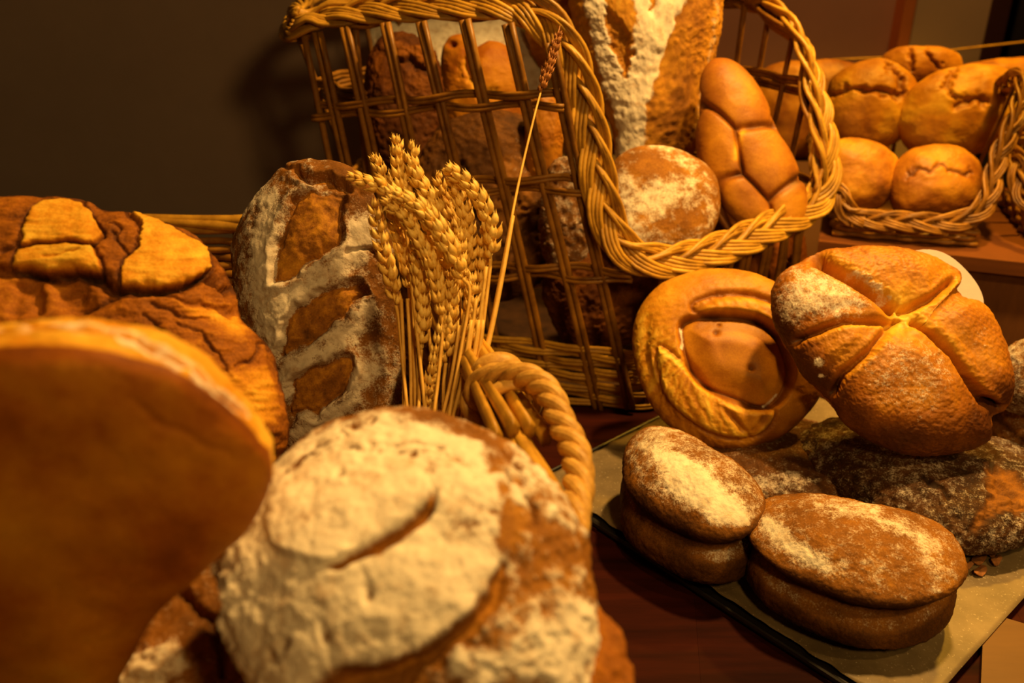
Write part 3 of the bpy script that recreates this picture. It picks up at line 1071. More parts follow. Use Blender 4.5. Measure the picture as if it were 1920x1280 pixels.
loaf('cracked_loaf', 'large brown country loaf with golden flaking crust plates at left', 'bread', (230, 660), 0.86, ndir(40, 10),
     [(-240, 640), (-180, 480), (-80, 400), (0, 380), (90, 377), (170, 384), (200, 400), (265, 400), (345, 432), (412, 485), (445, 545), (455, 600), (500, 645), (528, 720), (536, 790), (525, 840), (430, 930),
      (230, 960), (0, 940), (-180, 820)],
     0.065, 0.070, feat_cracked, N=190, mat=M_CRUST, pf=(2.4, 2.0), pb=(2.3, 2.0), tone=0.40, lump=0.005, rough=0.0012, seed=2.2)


def feat_scored(x):
    f = x.face
    sl = [([(574, 352), (642, 364), (640, 420), (637, 459), (592, 482), (538, 523), (513, 532), (517, 455), (538, 396)]),
          ([(672, 530), (680, 555), (637, 600), (592, 636), (522, 668), (526, 636), (556, 577), (601, 545)]),
          ([(658, 668), (656, 713), (624, 749), (588, 776), (542, 780), (542, 731), (579, 690), (620, 672)]),
          ([(556, 328), (600, 335), (650, 345), (655, 356), (600, 348)])]
    m = np.zeros(x.ln)
    for pg in sl:
        sd = sdpoly(x.wx, x.wy, pg)
        k = ss(-4, 7, sd) * f
        m = np.maximum(m, k)
        x.disp += f * (0.004 * np.exp(-((sd + 11) / 8) ** 2) - 0.008 * np.exp(-(sd / 6) ** 2))
        x.disp -= 0.004 * k * ss(40, 8, sd)
    stripes = [([(500, 380), (490, 450), (500, 530), (520, 640)], 34), ([(520, 600), (580, 545), (650, 480), (690, 430)], 30),
               ([(525, 730), (575, 680), (640, 630), (690, 590)], 26), ([(560, 810), (600, 790), (650, 760), (680, 700)], 24)]
    x.flour += 0.36
    for pts, w_ in stripes:
        d, s, a = dline(x.wx, x.wy, pts)
        g = np.exp(-(d / w_) ** 2) * f
        x.flour += 0.55 * g
        x.disp += 0.003 * g
    x.flour = x.flour * (1 - m) + m * (-0.1)
    x.tone += 0.14 * m + 0.06 * m * x.n2
    x.flour -= 0.12 * ss(680, 740, x.wx) * f
    x.flour = np.where(m < 0.5, np.maximum(x.flour, 0.42 + 0.15 * x.n1), x.flour)
    d, s, a = dline(x.wx, x.wy, [(520, 310), (560, 328), (640, 345), (690, 370)])
    x.disp -= 0.004 * np.exp(-(d / 6) ** 2) * f
    d, s, a = dline(x.wx, x.wy, [(655, 470), (690, 468), (715, 480)])
    x.disp -= 0.006 * np.exp(-(d / 5) ** 2) * f
    x.disp += 0.0007 * x.n2
    x.flour += 0.16 * x.n1 + 0.18 * x.n2 * (1 - m)
    x.tone += 0.10 * x.n2 * m - 0.18 * m * ss(0.5, 0.9, x.n3)
    cap = ss(-8, 12, sdpoly(x.wx, x.wy, [(505, 335), (540, 300), (600, 290), (670, 310), (700, 360), (640, 338), (560, 328)], 4)) * f
    x.flour -= 0.25 * cap
    x.tone -= 0.05 * cap
    x.disp += 0.003 * cap


loaf('scored_loaf', 'tall oval loaf with three diagonal slashes and flour, left of the wheat', 'bread', (598, 590), 1.13, ndir(22, -10),
     [(440, 500), (450, 430), (490, 360), (530, 315), (590, 303), (650, 312), (690, 350), (722, 430), (745, 530), (752, 640), (752, 760), (735, 830), (660, 880), (580, 880), (520, 830), (490, 700), (455, 600)],
     0.062, 0.050, feat_scored, N=160, mat=M_DUST, pf=(2.2, 2.0), pb=(2.2, 2.0), tone=0.42, lump=0.004, rough=0.0008, seed=7.7)

loaf('mottled_loaf', 'mottled floury loaf under the others at the bottom left', 'bread', (330, 1200), 0.70, ndir(66),
     [(150, 1320), (200, 1200), (270, 1120), (350, 1050), (430, 1010), (520, 1060), (560, 1160), (540, 1280), (420, 1400), (240, 1420)], 0.045, 0.06,
     feat_dark([([(230, 1240), (330, 1190), (360, 1260), (300, 1300), (220, 1300)], 0.1, 0.35, 0.003)], [([(330, 1100), (400, 1160), (420, 1260)], 9, 0.008)], 0.30),
     N=90, mat=M_FLOUR, tone=0.44, seed=19.5, lump=0.008)
loaf('orange_loaf', 'orange-brown loaf edge showing beneath the floured loaf, at the bottom', 'bread', (1010, 1290), 0.55, ndir(76),
     [(860, 1200), (960, 1130), (1080, 1110), (1140, 1150), (1180, 1230), (1185, 1320), (1120, 1420), (960, 1440), (850, 1380)], 0.015, 0.04,
     feat_dark([], [], 0.14), N=80, mat=M_CRUST, tone=0.54, seed=29.5, lump=0.004)

# ------------------------------------------------------------------ basketry
def frames(pts, outward):
    pts = np.asarray(pts)
    tg = np.gradient(pts, axis=0)
    tg /= np.linalg.norm(tg, axis=1)[:, None] + 1e-12
    o = outward - tg * (outward * tg).sum(1)[:, None]
    o /= np.linalg.norm(o, axis=1)[:, None] + 1e-12
    return tg, o, np.cross(tg, o)


def plait(mb, path, outward, width, thick, pitch, rod, nstr=3, nrod=3, sub=14, sides=6, seed=0):
    """a braided border: nstr strands of nrod parallel rods each"""
    pts, L = resample(path, 2)
    n = int(L / pitch * sub) + 2
    pts, L = resample(path, n)
    src = np.linspace(0, 1, len(outward))
    _, _ = 0, 0
    ow = np.stack([np.interp(np.linspace(0, 1, n), src, outward[:, k]) for k in range(3)], 1)
    tg, o, b = frames(pts, ow)
    s = np.linspace(0, L, n)
    rs = random.Random(seed)
    for k in range(nstr):
        ph = 2 * pi * k / nstr
        w_ = 2 * pi * s / pitch + ph
        for j in range(nrod):
            off = (j - (nrod - 1) / 2)
            lat = width * 0.5 * np.sin(w_ + off * 0.16) + off * rod * 1.0
            dep = thick * 0.5 * np.sin(2 * w_ + off * 0.1) + 0.15 * rod * np.sin(s * 90 + j * 2 + k)
            q = pts + o * dep[:, None] + b * lat[:, None]
            mb.tube(q, rod * (0.92 + 0.2 * rs.random()), sides, tone=0.25 + 0.6 * rs.random())


def pair_band(mb, pts, out, gap, rod, seed=0, nr=2, wave=0.004, period=0.10):
    """weavers that twine around the stakes"""
    p, L = resample(pts, max(24, int(np.linalg.norm(np.diff(pts, axis=0), axis=1).sum() / 0.012)))
    s = np.linspace(0, L, len(p))
    rs = random.Random(seed)
    for k in range(nr):
        for j in (0, 1):
            q = p + out * ((wave * np.cos(pi * s / period + pi * k))[:, None])
            dz = (k - (nr - 1) / 2) * gap * (1 + 0.25 * np.sin(pi * s / period + 1.5 + k)) + (j - 0.5) * rod * 1.7
            q = q + np.array([0, 0, 1.0]) * dz[:, None]
            mb.tube(q, rod * (0.9 + 0.2 * rs.random()), 6, tone=0.2 + 0.6 * rs.random())


# --- the big openwork basket: plan corners on the table
C0 = G(1195, 772, 0.006)
D0 = np.array([-0.262, 1.545, 0.006])
B0 = np.array([0.575, 1.615, 0.006])
E0 = np.array([0.46, 1.97, 0.006])
F0 = np.array([-0.20, 2.02, 0.006])
big = empty('openwork_basket', ((D0 + B0) / 2) * [1, 1, 0] + [0, 0.1, 0.0])
tag(big, 'tall openwork wicker basket with braided rim and low front, full of breads', 'basket')

rim_px = [(550, 46, 1.60), (600, 30, 1.585), (680, 16, 1.57), (770, 10, 1.55), (860, 4, 1.53), (930, 2, 1.51), (985, 14, 1.495), (1030, 48, 1.48), (1066, 105, 1.465), (1090, 180, 1.45), (1108, 260, 1.435),
          (1122, 340, 1.42), (1140, 415, 1.405), (1172, 468, 1.395), (1225, 489, 1.40), (1290, 484, 1.43), (1370, 459, 1.48), (1450, 424, 1.545), (1512, 393, 1.60), (1542, 360, 1.635), (1550, 310, 1.655),
          (1544, 240, 1.68), (1530, 165, 1.72), (1508, 90, 1.77), (1474, 35, 1.84), (1420, 4, 1.92), (1350, -10, 1.99), (1240, -16, 2.04), (1100, -18, 2.07), (900, -16, 2.08), (700, -6, 2.03), (590, 12, 1.92),
          (552, 30, 1.76)]
rim3 = catmull([W(*q) for q in rim_px], 8, True)
rim3 = np.vstack([rim3, rim3[:3]])
cen = np.array([0.13, 1.74, 0])
# outward: from the basket's middle, level
ow = rim3 - cen
ow[:, 2] = 0
ow /= np.linalg.norm(ow, axis=1)[:, None]
# the band of the braid lies across the wall's top; on the front it faces up and out
b = MB()
ow2 = ow + np.array([0, 0, 0.55])
plait(b, rim3, ow2, 0.046, 0.018, 0.34, 0.0042, 5, 4, seed=2, sub=26)
b.build('rim', M_WICKER_L, big)
b = MB()
plait(b, rim3 - ow * 0.012 - [0, 0, 0.010], ow2, 0.030, 0.02, 0.40, 0.0048, 2, 3, seed=5, sub=26)
b.build('inner_rim', M_WICKER, big)


def wallpt(px, py, a, b_):
    n_ = np.cross(b_ - a, UP)
    return onplane(px, py, a, nz(n_))


# near side panel, between the back left corner and the front corner
nA = nz(np.cross(C0 - D0, UP))
if nA[1] > 0: nA = -nA


def stake(p_top, p_bot, out, rods=2, r=0.0055, seed=0):
    mb = MB()
    rs = random.Random(seed)
    along = nz(np.cross(nz(p_top - p_bot), out))
    for j in range(rods):
        off = along * (j - (rods - 1) / 2) * r * 1.9
        k = np.linspace(0, 1, 14)[:, None]
        bow = 0.003 * np.sin(k * pi * 2 + seed + j * 0.6)
        q = p_bot + (p_top - p_bot) * k + off + out * bow + along * bow * 0.8
        mb.tube(q, r * (0.92 + 0.16 * rs.random()), 7, tone=0.15 + 0.5 * rs.random())
    mb.build('stake', M_WICKER, big)


SIDE = [((570, 66), (716, 772), 1), ((594, 60), (752, 772), 2), ((646, 50), (806, 772), 2), ((722, 42), (872, 772), 2), ((790, 40), (958, 772), 2), ((872, 36), (1040, 772), 2), ((952, 44), (1122, 772), 2),
        ((1030, 80), (1180, 765), 2)]
for k, (t_, bt, r_) in enumerate(SIDE):
    stake(wallpt(*t_, D0, C0), wallpt(*bt, D0, C0), nA, r_, 0.0056, k)
for k, pl in enumerate([[(588, 208), (680, 204), (760, 198), (850, 190), (940, 187), (1060, 188)], [(615, 372), (720, 362), (850, 352), (960, 346), (1060, 346), (1110, 352)],
                        [(655, 528), (760, 520), (880, 510), (1000, 508), (1100, 512), (1185, 520)]]):
    b = MB()
    p3 = np.array([wallpt(x, y, D0, C0) for x, y in pl])
    pair_band(b, p3, nA, 0.018, 0.0038, k, 2, 0.0085, 0.078)
    b.build('weaver', M_WICKER, big)

# other panels
nB = nz(np.cross(B0 - C0, UP))
if nB[1] > 0: nB = -nB
def rim_at(xy):
    d = np.hypot(rim3[:, 0] - xy[0], rim3[:, 1] - xy[1])
    return rim3[d.argmin()]


def panel(a, b_, n_, sd, zband=(), lean=0.0):
    out = nz(np.cross(b_ - a, UP))
    if np.dot(out, (a + b_) / 2 - cen) < 0: out = -out
    tops = []
    for k in range(n_):
        t = (k + 0.6) / n_
        p = a + (b_ - a) * t
        tp = rim_at(p[:2] + out[:2] * 0.02)
        stake(tp - [0, 0, 0.01], p, out, 1 if sd != 3 else 2, 0.0062, sd * 20 + k)
        tops.append(tp)
    for z in zband:
        bnd = MB()
        q = []
        for k, t in enumerate(np.linspace(0.02, 0.98, 8)):
            p = a + (b_ - a) * t
            tp = rim_at(p[:2] + out[:2] * 0.02)
            f_ = min(1.0, z / tp[2])
            q.append(p + (tp - p) * f_)
        pair_band(bnd, np.array(q), out, 0.018, 0.005, sd, 2, 0.008, 0.07)
        bnd.build('weaver', M_WICKER, big)


panel(C0, B0, 8, 3, (0.17,))
panel(B0, E0, 5, 4, (0.20, 0.36, 0.54))
panel(E0, F0, 7, 5, (0.20, 0.36, 0.54))
panel(F0, D0, 5, 6, (0.20, 0.36, 0.54))

# closely woven foot all round
foot = np.array([C0, B0, E0, F0, D0])
loop = catmull(np.vstack([foot[0] * 0.75 + foot[4] * 0.25, foot[0] * 0.94 + foot[4] * 0.03 + foot[1] * 0.03, foot[0] * 0.75 + foot[1] * 0.25, foot[1] * 0.75 + foot[0] * 0.25, foot[1], foot[1] * 0.75 + foot[2] * 0.25,
                          foot[2], foot[2] * 0.7 + foot[3] * 0.3, foot[3] * 0.7 + foot[2] * 0.3, foot[3], foot[4] * 0.5 + foot[3] * 0.5, foot[4], foot[4] * 0.75 + foot[0] * 0.25]), 8, True)
loop, L = resample(loop, 300, True)
b = MB()
s = np.linspace(0, L, 300, endpoint=False)
rc = loop - cen
rc[:, 2] = 0
rc /= np.linalg.norm(rc, axis=1)[:, None]
nw = round(L / 0.156)
for k in range(9):
    for j in (0, 1):
        q = loop + rc * (0.0055 * np.cos(2 * pi * s / L * nw + pi * (k % 2)))[:, None]
        q[:, 2] = 0.008 + k * 0.0138 + j * 0.0062 + 0.0012 * np.sin(s * 20 + k)
        b.tube(q, 0.0043, 6, True, tone=0.15 + 0.7 * random.random())
b.build('woven_foot', M_WICKER_L, big)  # light put into the colour: paler wicker offsets the rim's shadow
b = MB()
kk = np.arange(300)
b.add(np.vstack([loop * 0.985 + cen * 0.015 + [0, 0, 0.012], [cen + [0, 0, 0.012]]]), T=np.stack([kk, (kk + 1) % 300, np.full(300, 300)], 1), tone=0.2)
b.add(np.vstack([loop * 0.985 + cen * 0.015 + [0, 0, 0.004], [cen + [0, 0, 0.004]]]), T=np.stack([(kk + 1) % 300, kk, np.full(300, 300)], 1), tone=0.2)
b.build('woven_bottom', M_WICKER_SHADE, big)

# ------------------------------------------------------------------ breads in the big basket


def feat_tall(x):
    f = x.face
    stripes = [([(1105, -40), (1128, 60), (1150, 150), (1172, 210), (1180, 300)], 24), ([(1195, -60), (1215, 20), (1218, 60), (1205, 140), (1188, 210), (1176, 290)], 30),
               ([(1290, -60), (1260, 0), (1235, 50), (1215, 110)], 26)]
    x.flour += 0.06
    for pts, w_ in stripes:
        d, s, a = dline(x.wx, x.wy, pts)
        g = ss(w_ * 1.15, w_ * 0.55, d) * f
        x.flour += 0.95 * g
        x.disp += 0.002 * g
    for pg in ([(1128, 10), (1150, 20), (1185, 80), (1190, 110), (1172, 135), (1148, 95)], [(1225, -30), (1240, -30), (1225, 40), (1215, 20)]):
        sd = sdpoly(x.wx, x.wy, pg)
        k = ss(-4, 6, sd) * f
        x.flour -= 1.1 * k
        x.disp -= 0.012 * k
        x.tone -= 0.04 * k
    e = ss(1280, 1320, x.px + 0.25 * x.py) * f
    x.tone -= 0.10 * e * ss(1345, 1330, x.px + 0.25 * x.py)
    x.disp += 0.0010 * x.n2
    x.tone += 0.10 * x.n2
    d, s, a = dline(x.wx, x.wy, [(1345, -40), (1340, 60), (1320, 160), (1300, 260)])
    x.flour += 0.4 * np.exp(-(d / 7) ** 2) * f
    x.tone += 0.10


loaf('pointed_loaf', 'tall upright loaf with pale flour stripes rising above the big basket front', 'bread', (1225, 70), 1.72, ndir(10, 12),
     [(1058, -60), (1070, 20), (1090, 90), (1120, 170), (1145, 240), (1160, 300), (1200, 330), (1260, 320), (1300, 285), (1318, 200), (1338, 120), (1352, 40), (1360, -60), (1340, -180), (1240, -250), (1120, -200), (1070, -130)],
     0.055, 0.045, feat_tall, N=120, mat=M_FLOUR, pf=(2.3, 2.0), pb=(2.2, 2.0), tone=0.55, lump=0.005, rough=0.0018, seed=31.0)


def feat_round_fl(x):
    f = x.face
    x.flour += 0.16 + 0.3 * x.n1 + 0.16 * x.n2
    x.flour += 0.55 * ss(-25, 20, sdpoly(x.wx, x.wy, [(1170, 360), (1230, 335), (1300, 345), (1310, 385), (1240, 400), (1180, 395)], 3)) * f
    rimd = sdpoly(x.px, x.py, [(1165, 300), (1200, 280), (1270, 285), (1325, 315), (1345, 365), (1340, 420), (1290, 450), (1200, 450), (1165, 400)])
    x.flour += 0.25 * ss(26, 8, rimd) * f
    x.tone += 0.02


loaf('round_loaf', 'round flour-mottled loaf in the big basket below the tall striped one', 'bread', (1250, 380), 1.60, ndir(38, 5),
     [(1140, 340), (1160, 295), (1210, 275), (1280, 285), (1330, 318), (1348, 370), (1340, 425), (1300, 470), (1220, 490), (1160, 470), (1135, 410)], 0.05, 0.06, feat_round_fl, N=90, mat=M_FLOUR, tone=0.50, seed=41.0)


def feat_braid(x):
    f = x.face
    lobes = [((1376, 182), 46, 84, -0.55), ((1352, 290), 40, 84, -0.15), ((1432, 305), 46, 88, -0.55), ((1392, 372), 34, 80, -0.75), ((1480, 390), 40, 60, -0.2)]
    d1 = np.full(x.ln, -1e9)
    d2 = np.full(x.ln, -1e9)
    for (cx, cy), rx, ry, an in lobes:
        ca, sa = cos(an), sin(an)
        dx, dy = x.px - cx, x.py - cy
        v = 1 - ((dx * ca + dy * sa) / rx) ** 2 - ((-dx * sa + dy * ca) / ry) ** 2
        d2 = np.maximum(d2, np.minimum(v, d1))
        d1 = np.maximum(d1, v)
    g = np.exp(-((d1 - d2) / 0.28) ** 2) * f
    x.disp += 0.015 * np.sqrt(np.clip(d1 + 0.3, 0, 1.2)) * f - 0.007 * g
    x.tone -= 0.20 * g
    x.tone += 0.14 * ss(0.2, 0.9, d1) * f
    d, s, a = dline(x.px, x.py, [(1392, 245), (1380, 280), (1378, 300)])
    x.tone += 0.35 * np.exp(-(d / 6) ** 2) * f


loaf('plaited_loaf', 'glossy golden plaited loaf standing at the right inside the big basket', 'bread', (1405, 285), 1.66, ndir(28, 0),
     [(1312, 200), (1322, 150), (1345, 120), (1385, 135), (1430, 195), (1460, 250), (1490, 310), (1500, 370), (1480, 430), (1410, 460), (1350, 420), (1330, 350), (1316, 280)],
     0.035, 0.05, feat_braid, N=130, mat=M_GOLD, tone=0.50, lump=0.002, rough=0.0005, seed=51.0)


def plain(fl=0.0, tn=0.0, r_=0.001):
    def f(x):
        x.flour += fl + 0.15 * x.n1
        x.tone += tn
        x.disp += r_ * x.n2
    return f


def feat_knob(x):
    f = x.face
    x.tone += 0.05
    d, s, a = dline(x.wx, x.wy, [(868, 110), (880, 150), (895, 170), (930, 178)])
    x.tone += 0.30 * np.exp(-(d / 9) ** 2) * f
    x.disp -= 0.008 * np.exp(-(d / 8) ** 2) * f
    g = np.exp(-(((x.px - 847) / 9) ** 2 + ((x.py - 82) / 6) ** 2))
    x.disp -= 0.012 * g
    x.tone -= 0.4 * g
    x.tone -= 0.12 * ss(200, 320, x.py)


loaf('knobbed_roll', 'smooth brown roll with a dimpled knob behind the big basket side stakes', 'bread', (900, 165), 1.80, ndir(15, 0),
     [(826, 120), (832, 82), (850, 64), (876, 66), (890, 90), (920, 78), (955, 92), (985, 140), (995, 200), (985, 270), (940, 320), (870, 300), (836, 240), (828, 180)], 0.05, 0.05, feat_knob, N=80, mat=M_SMOOTH, tone=0.55, seed=61)
loaf('white_floured_loaf', 'very white floured loaf top at the back of the big basket', 'bread', (850, 90), 1.93, ndir(40, 0),
     [(690, 60), (730, 35), (800, 28), (880, 30), (960, 36), (1010, 90), (1020, 160), (960, 200), (800, 190), (710, 130)], 0.035, 0.05, plain(1.1, 0, 0.002), N=60, mat=M_FLOUR, tone=0.5, seed=71)
loaf('split_crust_loaf', 'brown split-crust loaf behind the left stakes of the big basket', 'bread', (745, 190), 1.76, ndir(20, -10),
     [(685, 150), (705, 80), (760, 62), (810, 90), (830, 160), (820, 260), (780, 330), (720, 320), (690, 240)], 0.05, 0.05,
     feat_dark([([(735, 70), (815, 95), (810, 125), (740, 110)], 0.2, 0, 0.006)], [([(735, 108), (780, 125), (815, 128)], 5, 0.008)], 0.02), N=80, mat=M_CRUST, tone=0.22, seed=81, lump=0.006)
loaf('dark_round_loaf', 'big dark mottled loaf in the middle of the big basket', 'bread', (900, 400), 1.68, ndir(15, 0),
     [(770, 380), (790, 280), (860, 220), (960, 210), (1030, 260), (1060, 350), (1050, 450), (1000, 540), (900, 570), (810, 530), (775, 460)], 0.06, 0.06,
     feat_dark([([(930, 290), (1000, 300), (990, 400), (930, 390)], 0.15, 0.1, 0)], [([(860, 300), (900, 420), (880, 520)], 8, 0.006)], 0.12), N=80, mat=M_DUST, tone=0.27, seed=91, lump=0.007)
loaf('slim_loaf', 'slim orange loaf upright inside the big basket near its front corner', 'bread', (1020, 260), 1.62, ndir(8, 10),
     [(985, 210), (1000, 176), (1025, 170), (1048, 200), (1055, 270), (1050, 350), (1025, 400), (995, 350), (985, 280)], 0.03, 0.03, plain(0, 0.04), N=50, mat=M_GOLD, tone=0.55, seed=101)
loaf('grey_floured_loaf', 'grey floured loaf seen through the big basket stakes behind the braided corner', 'bread', (1060, 420), 1.60, ndir(8, 10),
     [(1020, 340), (1045, 300), (1085, 300), (1115, 360), (1125, 450), (1110, 540), (1060, 560), (1025, 500), (1012, 420)], 0.03, 0.04, plain(0.4, 0, 0.003), N=60, mat=M_DUST, tone=0.35, seed=111)
loaf('dark_bottom_loaf', 'dark reddish loaf at the bottom of the big basket behind the front corner', 'bread', (1125, 555), 1.66, ndir(8, 5),
     [(1020, 560), (1030, 480), (1080, 440), (1160, 435), (1230, 470), (1250, 550), (1230, 620), (1140, 655), (1060, 640)], 0.05, 0.05, plain(0.05, -0.02, 0.002), N=80, mat=M_CRUST, tone=0.30, seed=121, lump=0.006)
loaf('brown_bottom_loaf', 'brown loaf low in the big basket behind its front stakes', 'bread', (1400, 480), 1.80, ndir(10, 5),
     [(1270, 480), (1300, 420), (1380, 390), (1470, 400), (1510, 460), (1500, 540), (1430, 580), (1330, 570)], 0.05, 0.05, plain(0.05, 0, 0.001), N=70, mat=M_SMOOTH, tone=0.36, seed=131)
loaf('upper_left_loaf', 'orange-brown loaf between the braided rim and the tall striped loaf', 'bread', (1050, 20), 1.86, ndir(12, 0),
     [(985, 20), (1000, -60), (1040, -110), (1085, -90), (1100, 0), (1100, 90), (1070, 150), (1020, 130), (992, 80)], 0.04, 0.04, plain(0, 0.02, 0.002), N=50, mat=M_CRUST, tone=0.50, seed=141)

# ------------------------------------------------------------------ front basket
ZR = 0.37
q1, q2 = G(760, 430, ZR), G(1040, 900, ZR)
dR = nz(q2 - q1)
dB = np.array([dR[1], -dR[0], 0])
if dB[0] > 0: dB = -dB
k0 = q1
k1 = q1 + dR * 1.22
k2_ = k1 + dB * 1.02
k3_ = k0 + dB * 1.02
fb = empty('front_basket', (q1 + q2) / 2 * [1, 1, 0] + [-0.3, -0.1, 0.001])
tag(fb, 'thick cane basket with a twisted rope handle holding the nearest big loaves', 'basket')
rp = [G(x, y, ZR) for x, y in ((700, 424), (752, 480), (800, 556), (855, 640), (910, 732), (965, 824), (1010, 900), (1040, 970), (1045, 1060), (1020, 1180), (900, 1330), (600, 1500), (150, 1560), (-400, 1400), (-700, 1050),
                                  (-620, 750), (-430, 560), (-230, 450), (-120, 424), (100, 420), (400, 420), (640, 420))]
rloop, L = resample(catmull(rp, 6, True), 260, True)
cf = rloop.mean(0)
rdir = rloop - cf
rdir[:, 2] = 0
rdir /= np.linalg.norm(rdir, axis=1)[:, None]
s = np.linspace(0, L, 260, endpoint=False)
b = MB()
nt_ = round(L / 0.9)
for k in range(5):
    ph = 2 * pi * k / 5
    w_ = 2 * pi * s / L * nt_ + ph
    q = rloop + rdir * (0.009 * np.cos(w_))[:, None] + UP * (0.009 * np.sin(w_))[:, None]
    b.tube(q, 0.0078 + 0.0012 * np.sin(s * 30 + k), 9, True, tone=0.25 + 0.55 * random.random(), ridges=5, rdep=0.05)
b.build('rim', M_WICKER_L, fb)
b = MB()
for k in range(26):
    z = 0.012 + k * 0.0132
    ins = 0.10 * (1 - z / ZR)
    q = rloop - rdir * ins + rdir * (0.004 * np.cos(2 * pi * s / L * 44 + pi * (k % 2)))[:, None]
    q[:, 2] = z
    b.tube(q[::2], 0.0066, 6, True, tone=0.15 + 0.6 * random.random())
b.build('woven_side', M_WICKER, fb)
for k in range(44):
    i_ = int(k * 260 / 44)
    a = rloop[i_]
    bt = a - rdir[i_] * 0.10
    b = MB()
    b.tube(np.array([[bt[0], bt[1], 0.006], [a[0], a[1], ZR - 0.004]]), 0.0048, 6, tone=0.4)
    b.build('stake', M_WICKER, fb)
b = MB()
kk = np.arange(260)
lp = rloop - rdir * 0.062
for z, fl_ in ((0.160, 0), (0.152, 1)):
    lz = lp.copy()
    lz[:, 2] = z
    T = np.stack([kk, (kk + 1) % 260, np.full(260, 260)], 1)
    b.add(np.vstack([lz, [[cf[0], cf[1], z]]]), T=T[:, ::-1] if fl_ else T, tone=0.3)
b.build('woven_bottom', M_WICKER, fb)

# pale flat rods lying on the right rim
b = MB()
for k, (o1, o2, z1, r_) in enumerate([(0.004, -0.020, 0.014, 0.0075), (-0.006, -0.004, 0.018, 0.0085), (0.010, 0.012, 0.015, 0.008), (0.014, 0.028, 0.006, 0.0085)]):
    q = np.array([q1 + dR * t + (-dB) * (o1 - 0.016 + (o2 - o1) * (t - 0.3) / 0.4) + UP * (z1 + 0.003 * sin(9 * t + k)) for t in np.linspace(0.22, 0.70, 16)])
    b.tube(q, r_ * np.linspace(1.0, 1.25, 16), 14, tone=0.3 + 0.2 * k, flat=0.6, ridges=5, rdep=0.10)
b.build('rim_splint', M_WICKER_L, fb)


# twisted rope handle
def rim_pt(py):
    """point on the right rim seen at height py"""
    tt = np.linspace(0, 1.3, 400)
    pp = q1 + dR * tt[:, None]
    return pp[np.abs(project(pp)[1] - py).argmin()]


hA, hB = rim_pt(735), rim_pt(1050)
hd0, hd1 = float((hA - CAM) @ F_), float((hB - CAM) @ F_)
hpx = [(893, 800), (884, 755), (900, 716), (945, 701), (990, 707), (1028, 735), (1052, 790), (1078, 845), (1085, 905), (1076, 960), (1070, 1000), (1050, 1050)]
hpts = catmull([P(x, y, hd0 + (hd1 - hd0) * t) for (x, y), t in zip(hpx, [0.0, 0.0, 0.04, 0.14, 0.24, 0.34, 0.45, 0.56, 0.68, 0.8, 0.9, 1.0])], 14)
hp, L = resample(hpts, 240)
tg, o_, b_ = frames(hp, np.tile(np.array([0.8, -0.3, 0.5]), (240, 1)))
s = np.linspace(0, L, 240)
hx = empty('handle', hp[0] - np.array(fb.location))
hx.parent = fb
R0 = 0.0068 * np.interp(s / L, [0, 0.06, 0.3, 1], [0.75, 0.9, 1.0, 1.05])
for k in range(3):
    w_ = -2 * pi * s / 0.064 + 2 * pi * k / 3
    q = hp + o_ * (R0 * np.cos(w_))[:, None] + b_ * (R0 * np.sin(w_))[:, None]
    mb = MB()
    mb.tube(q, R0 * 1.04, 36, tone=0.42 + 0.12 * k + 0.0, ridges=12, rdep=0.05, rtw=0.22)
    mb.build('rope_strand', M_ROPE, hx)
# lashing that wraps the rim at the handle's root
for k, (dx, wdt) in enumerate([(0.0, 1.0), (0.030, 0.9), (0.058, 0.8)]):
    c = hA + dR * (dx - 0.02) + UP * 0.004
    a = np.linspace(0, 2 * pi, 40, endpoint=False)
    q = c + (-dB) * (0.026 * np.cos(a))[:, None] + UP * (0.028 * np.sin(a))[:, None] + dR * (0.008 * np.sin(a + 0.6))[:, None]
    mb = MB()
    mb.tube(q, 0.0062 * wdt, 12, True, tone=0.45 + 0.1 * k, ridges=6, rdep=0.06, flat=1.5)
    mb.build('lashing', M_ROPE, fb)
mb = MB()
q = np.array([P(905, 708, hd0 - 0.014), P(935, 715, hd0 - 0.024), P(955, 724, hd0 - 0.03), P(978, 739, hd0 - 0.03)])
mb.tube(catmull(q, 6), [0.0040] * 6 + [0.0035] * 6 + [0.003] * 6 + [0.0016], 8, tone=0.9, flat=0.35)
o = mb.build('loose_end', M_STRAW, hx)
o['label'] = 'pale torn straw end sticking out'

# ------------------------------------------------------------------ wheat
def husk():
    """one pointed husk, length 1 along +x"""
    n, m = 7, 7
    V, Q, T = [[0, 0, 0]], [], []
    prof = [(0.08, 0.13), (0.25, 0.22), (0.45, 0.24), (0.65, 0.185), (0.82, 0.09), (0.93, 0.035)]
    for x, r in prof:
        for k in range(m):
            a = 2 * pi * k / m
            V.append([x, r * cos(a) * (1.0), r * sin(a) * 0.8 + 0.10 * sin(pi * x)])
    V.append([1.12, 0, 0.0])
    for k in range(m):
        T.append([0, 1 + (k + 1) % m, 1 + k])
        e = 1 + (len(prof) - 1) * m
        T.append([e + k, e + (k + 1) % m, e + m])
    for i in range(len(prof) - 1):
        for k in range(m):
            a = 1 + i * m
            Q.append([a + k, a + (k + 1) % m, a + m + (k + 1) % m, a + m + k])
    return np.array(V, float), np.array(Q), np.array(T)


HV, HQ, HT = husk()


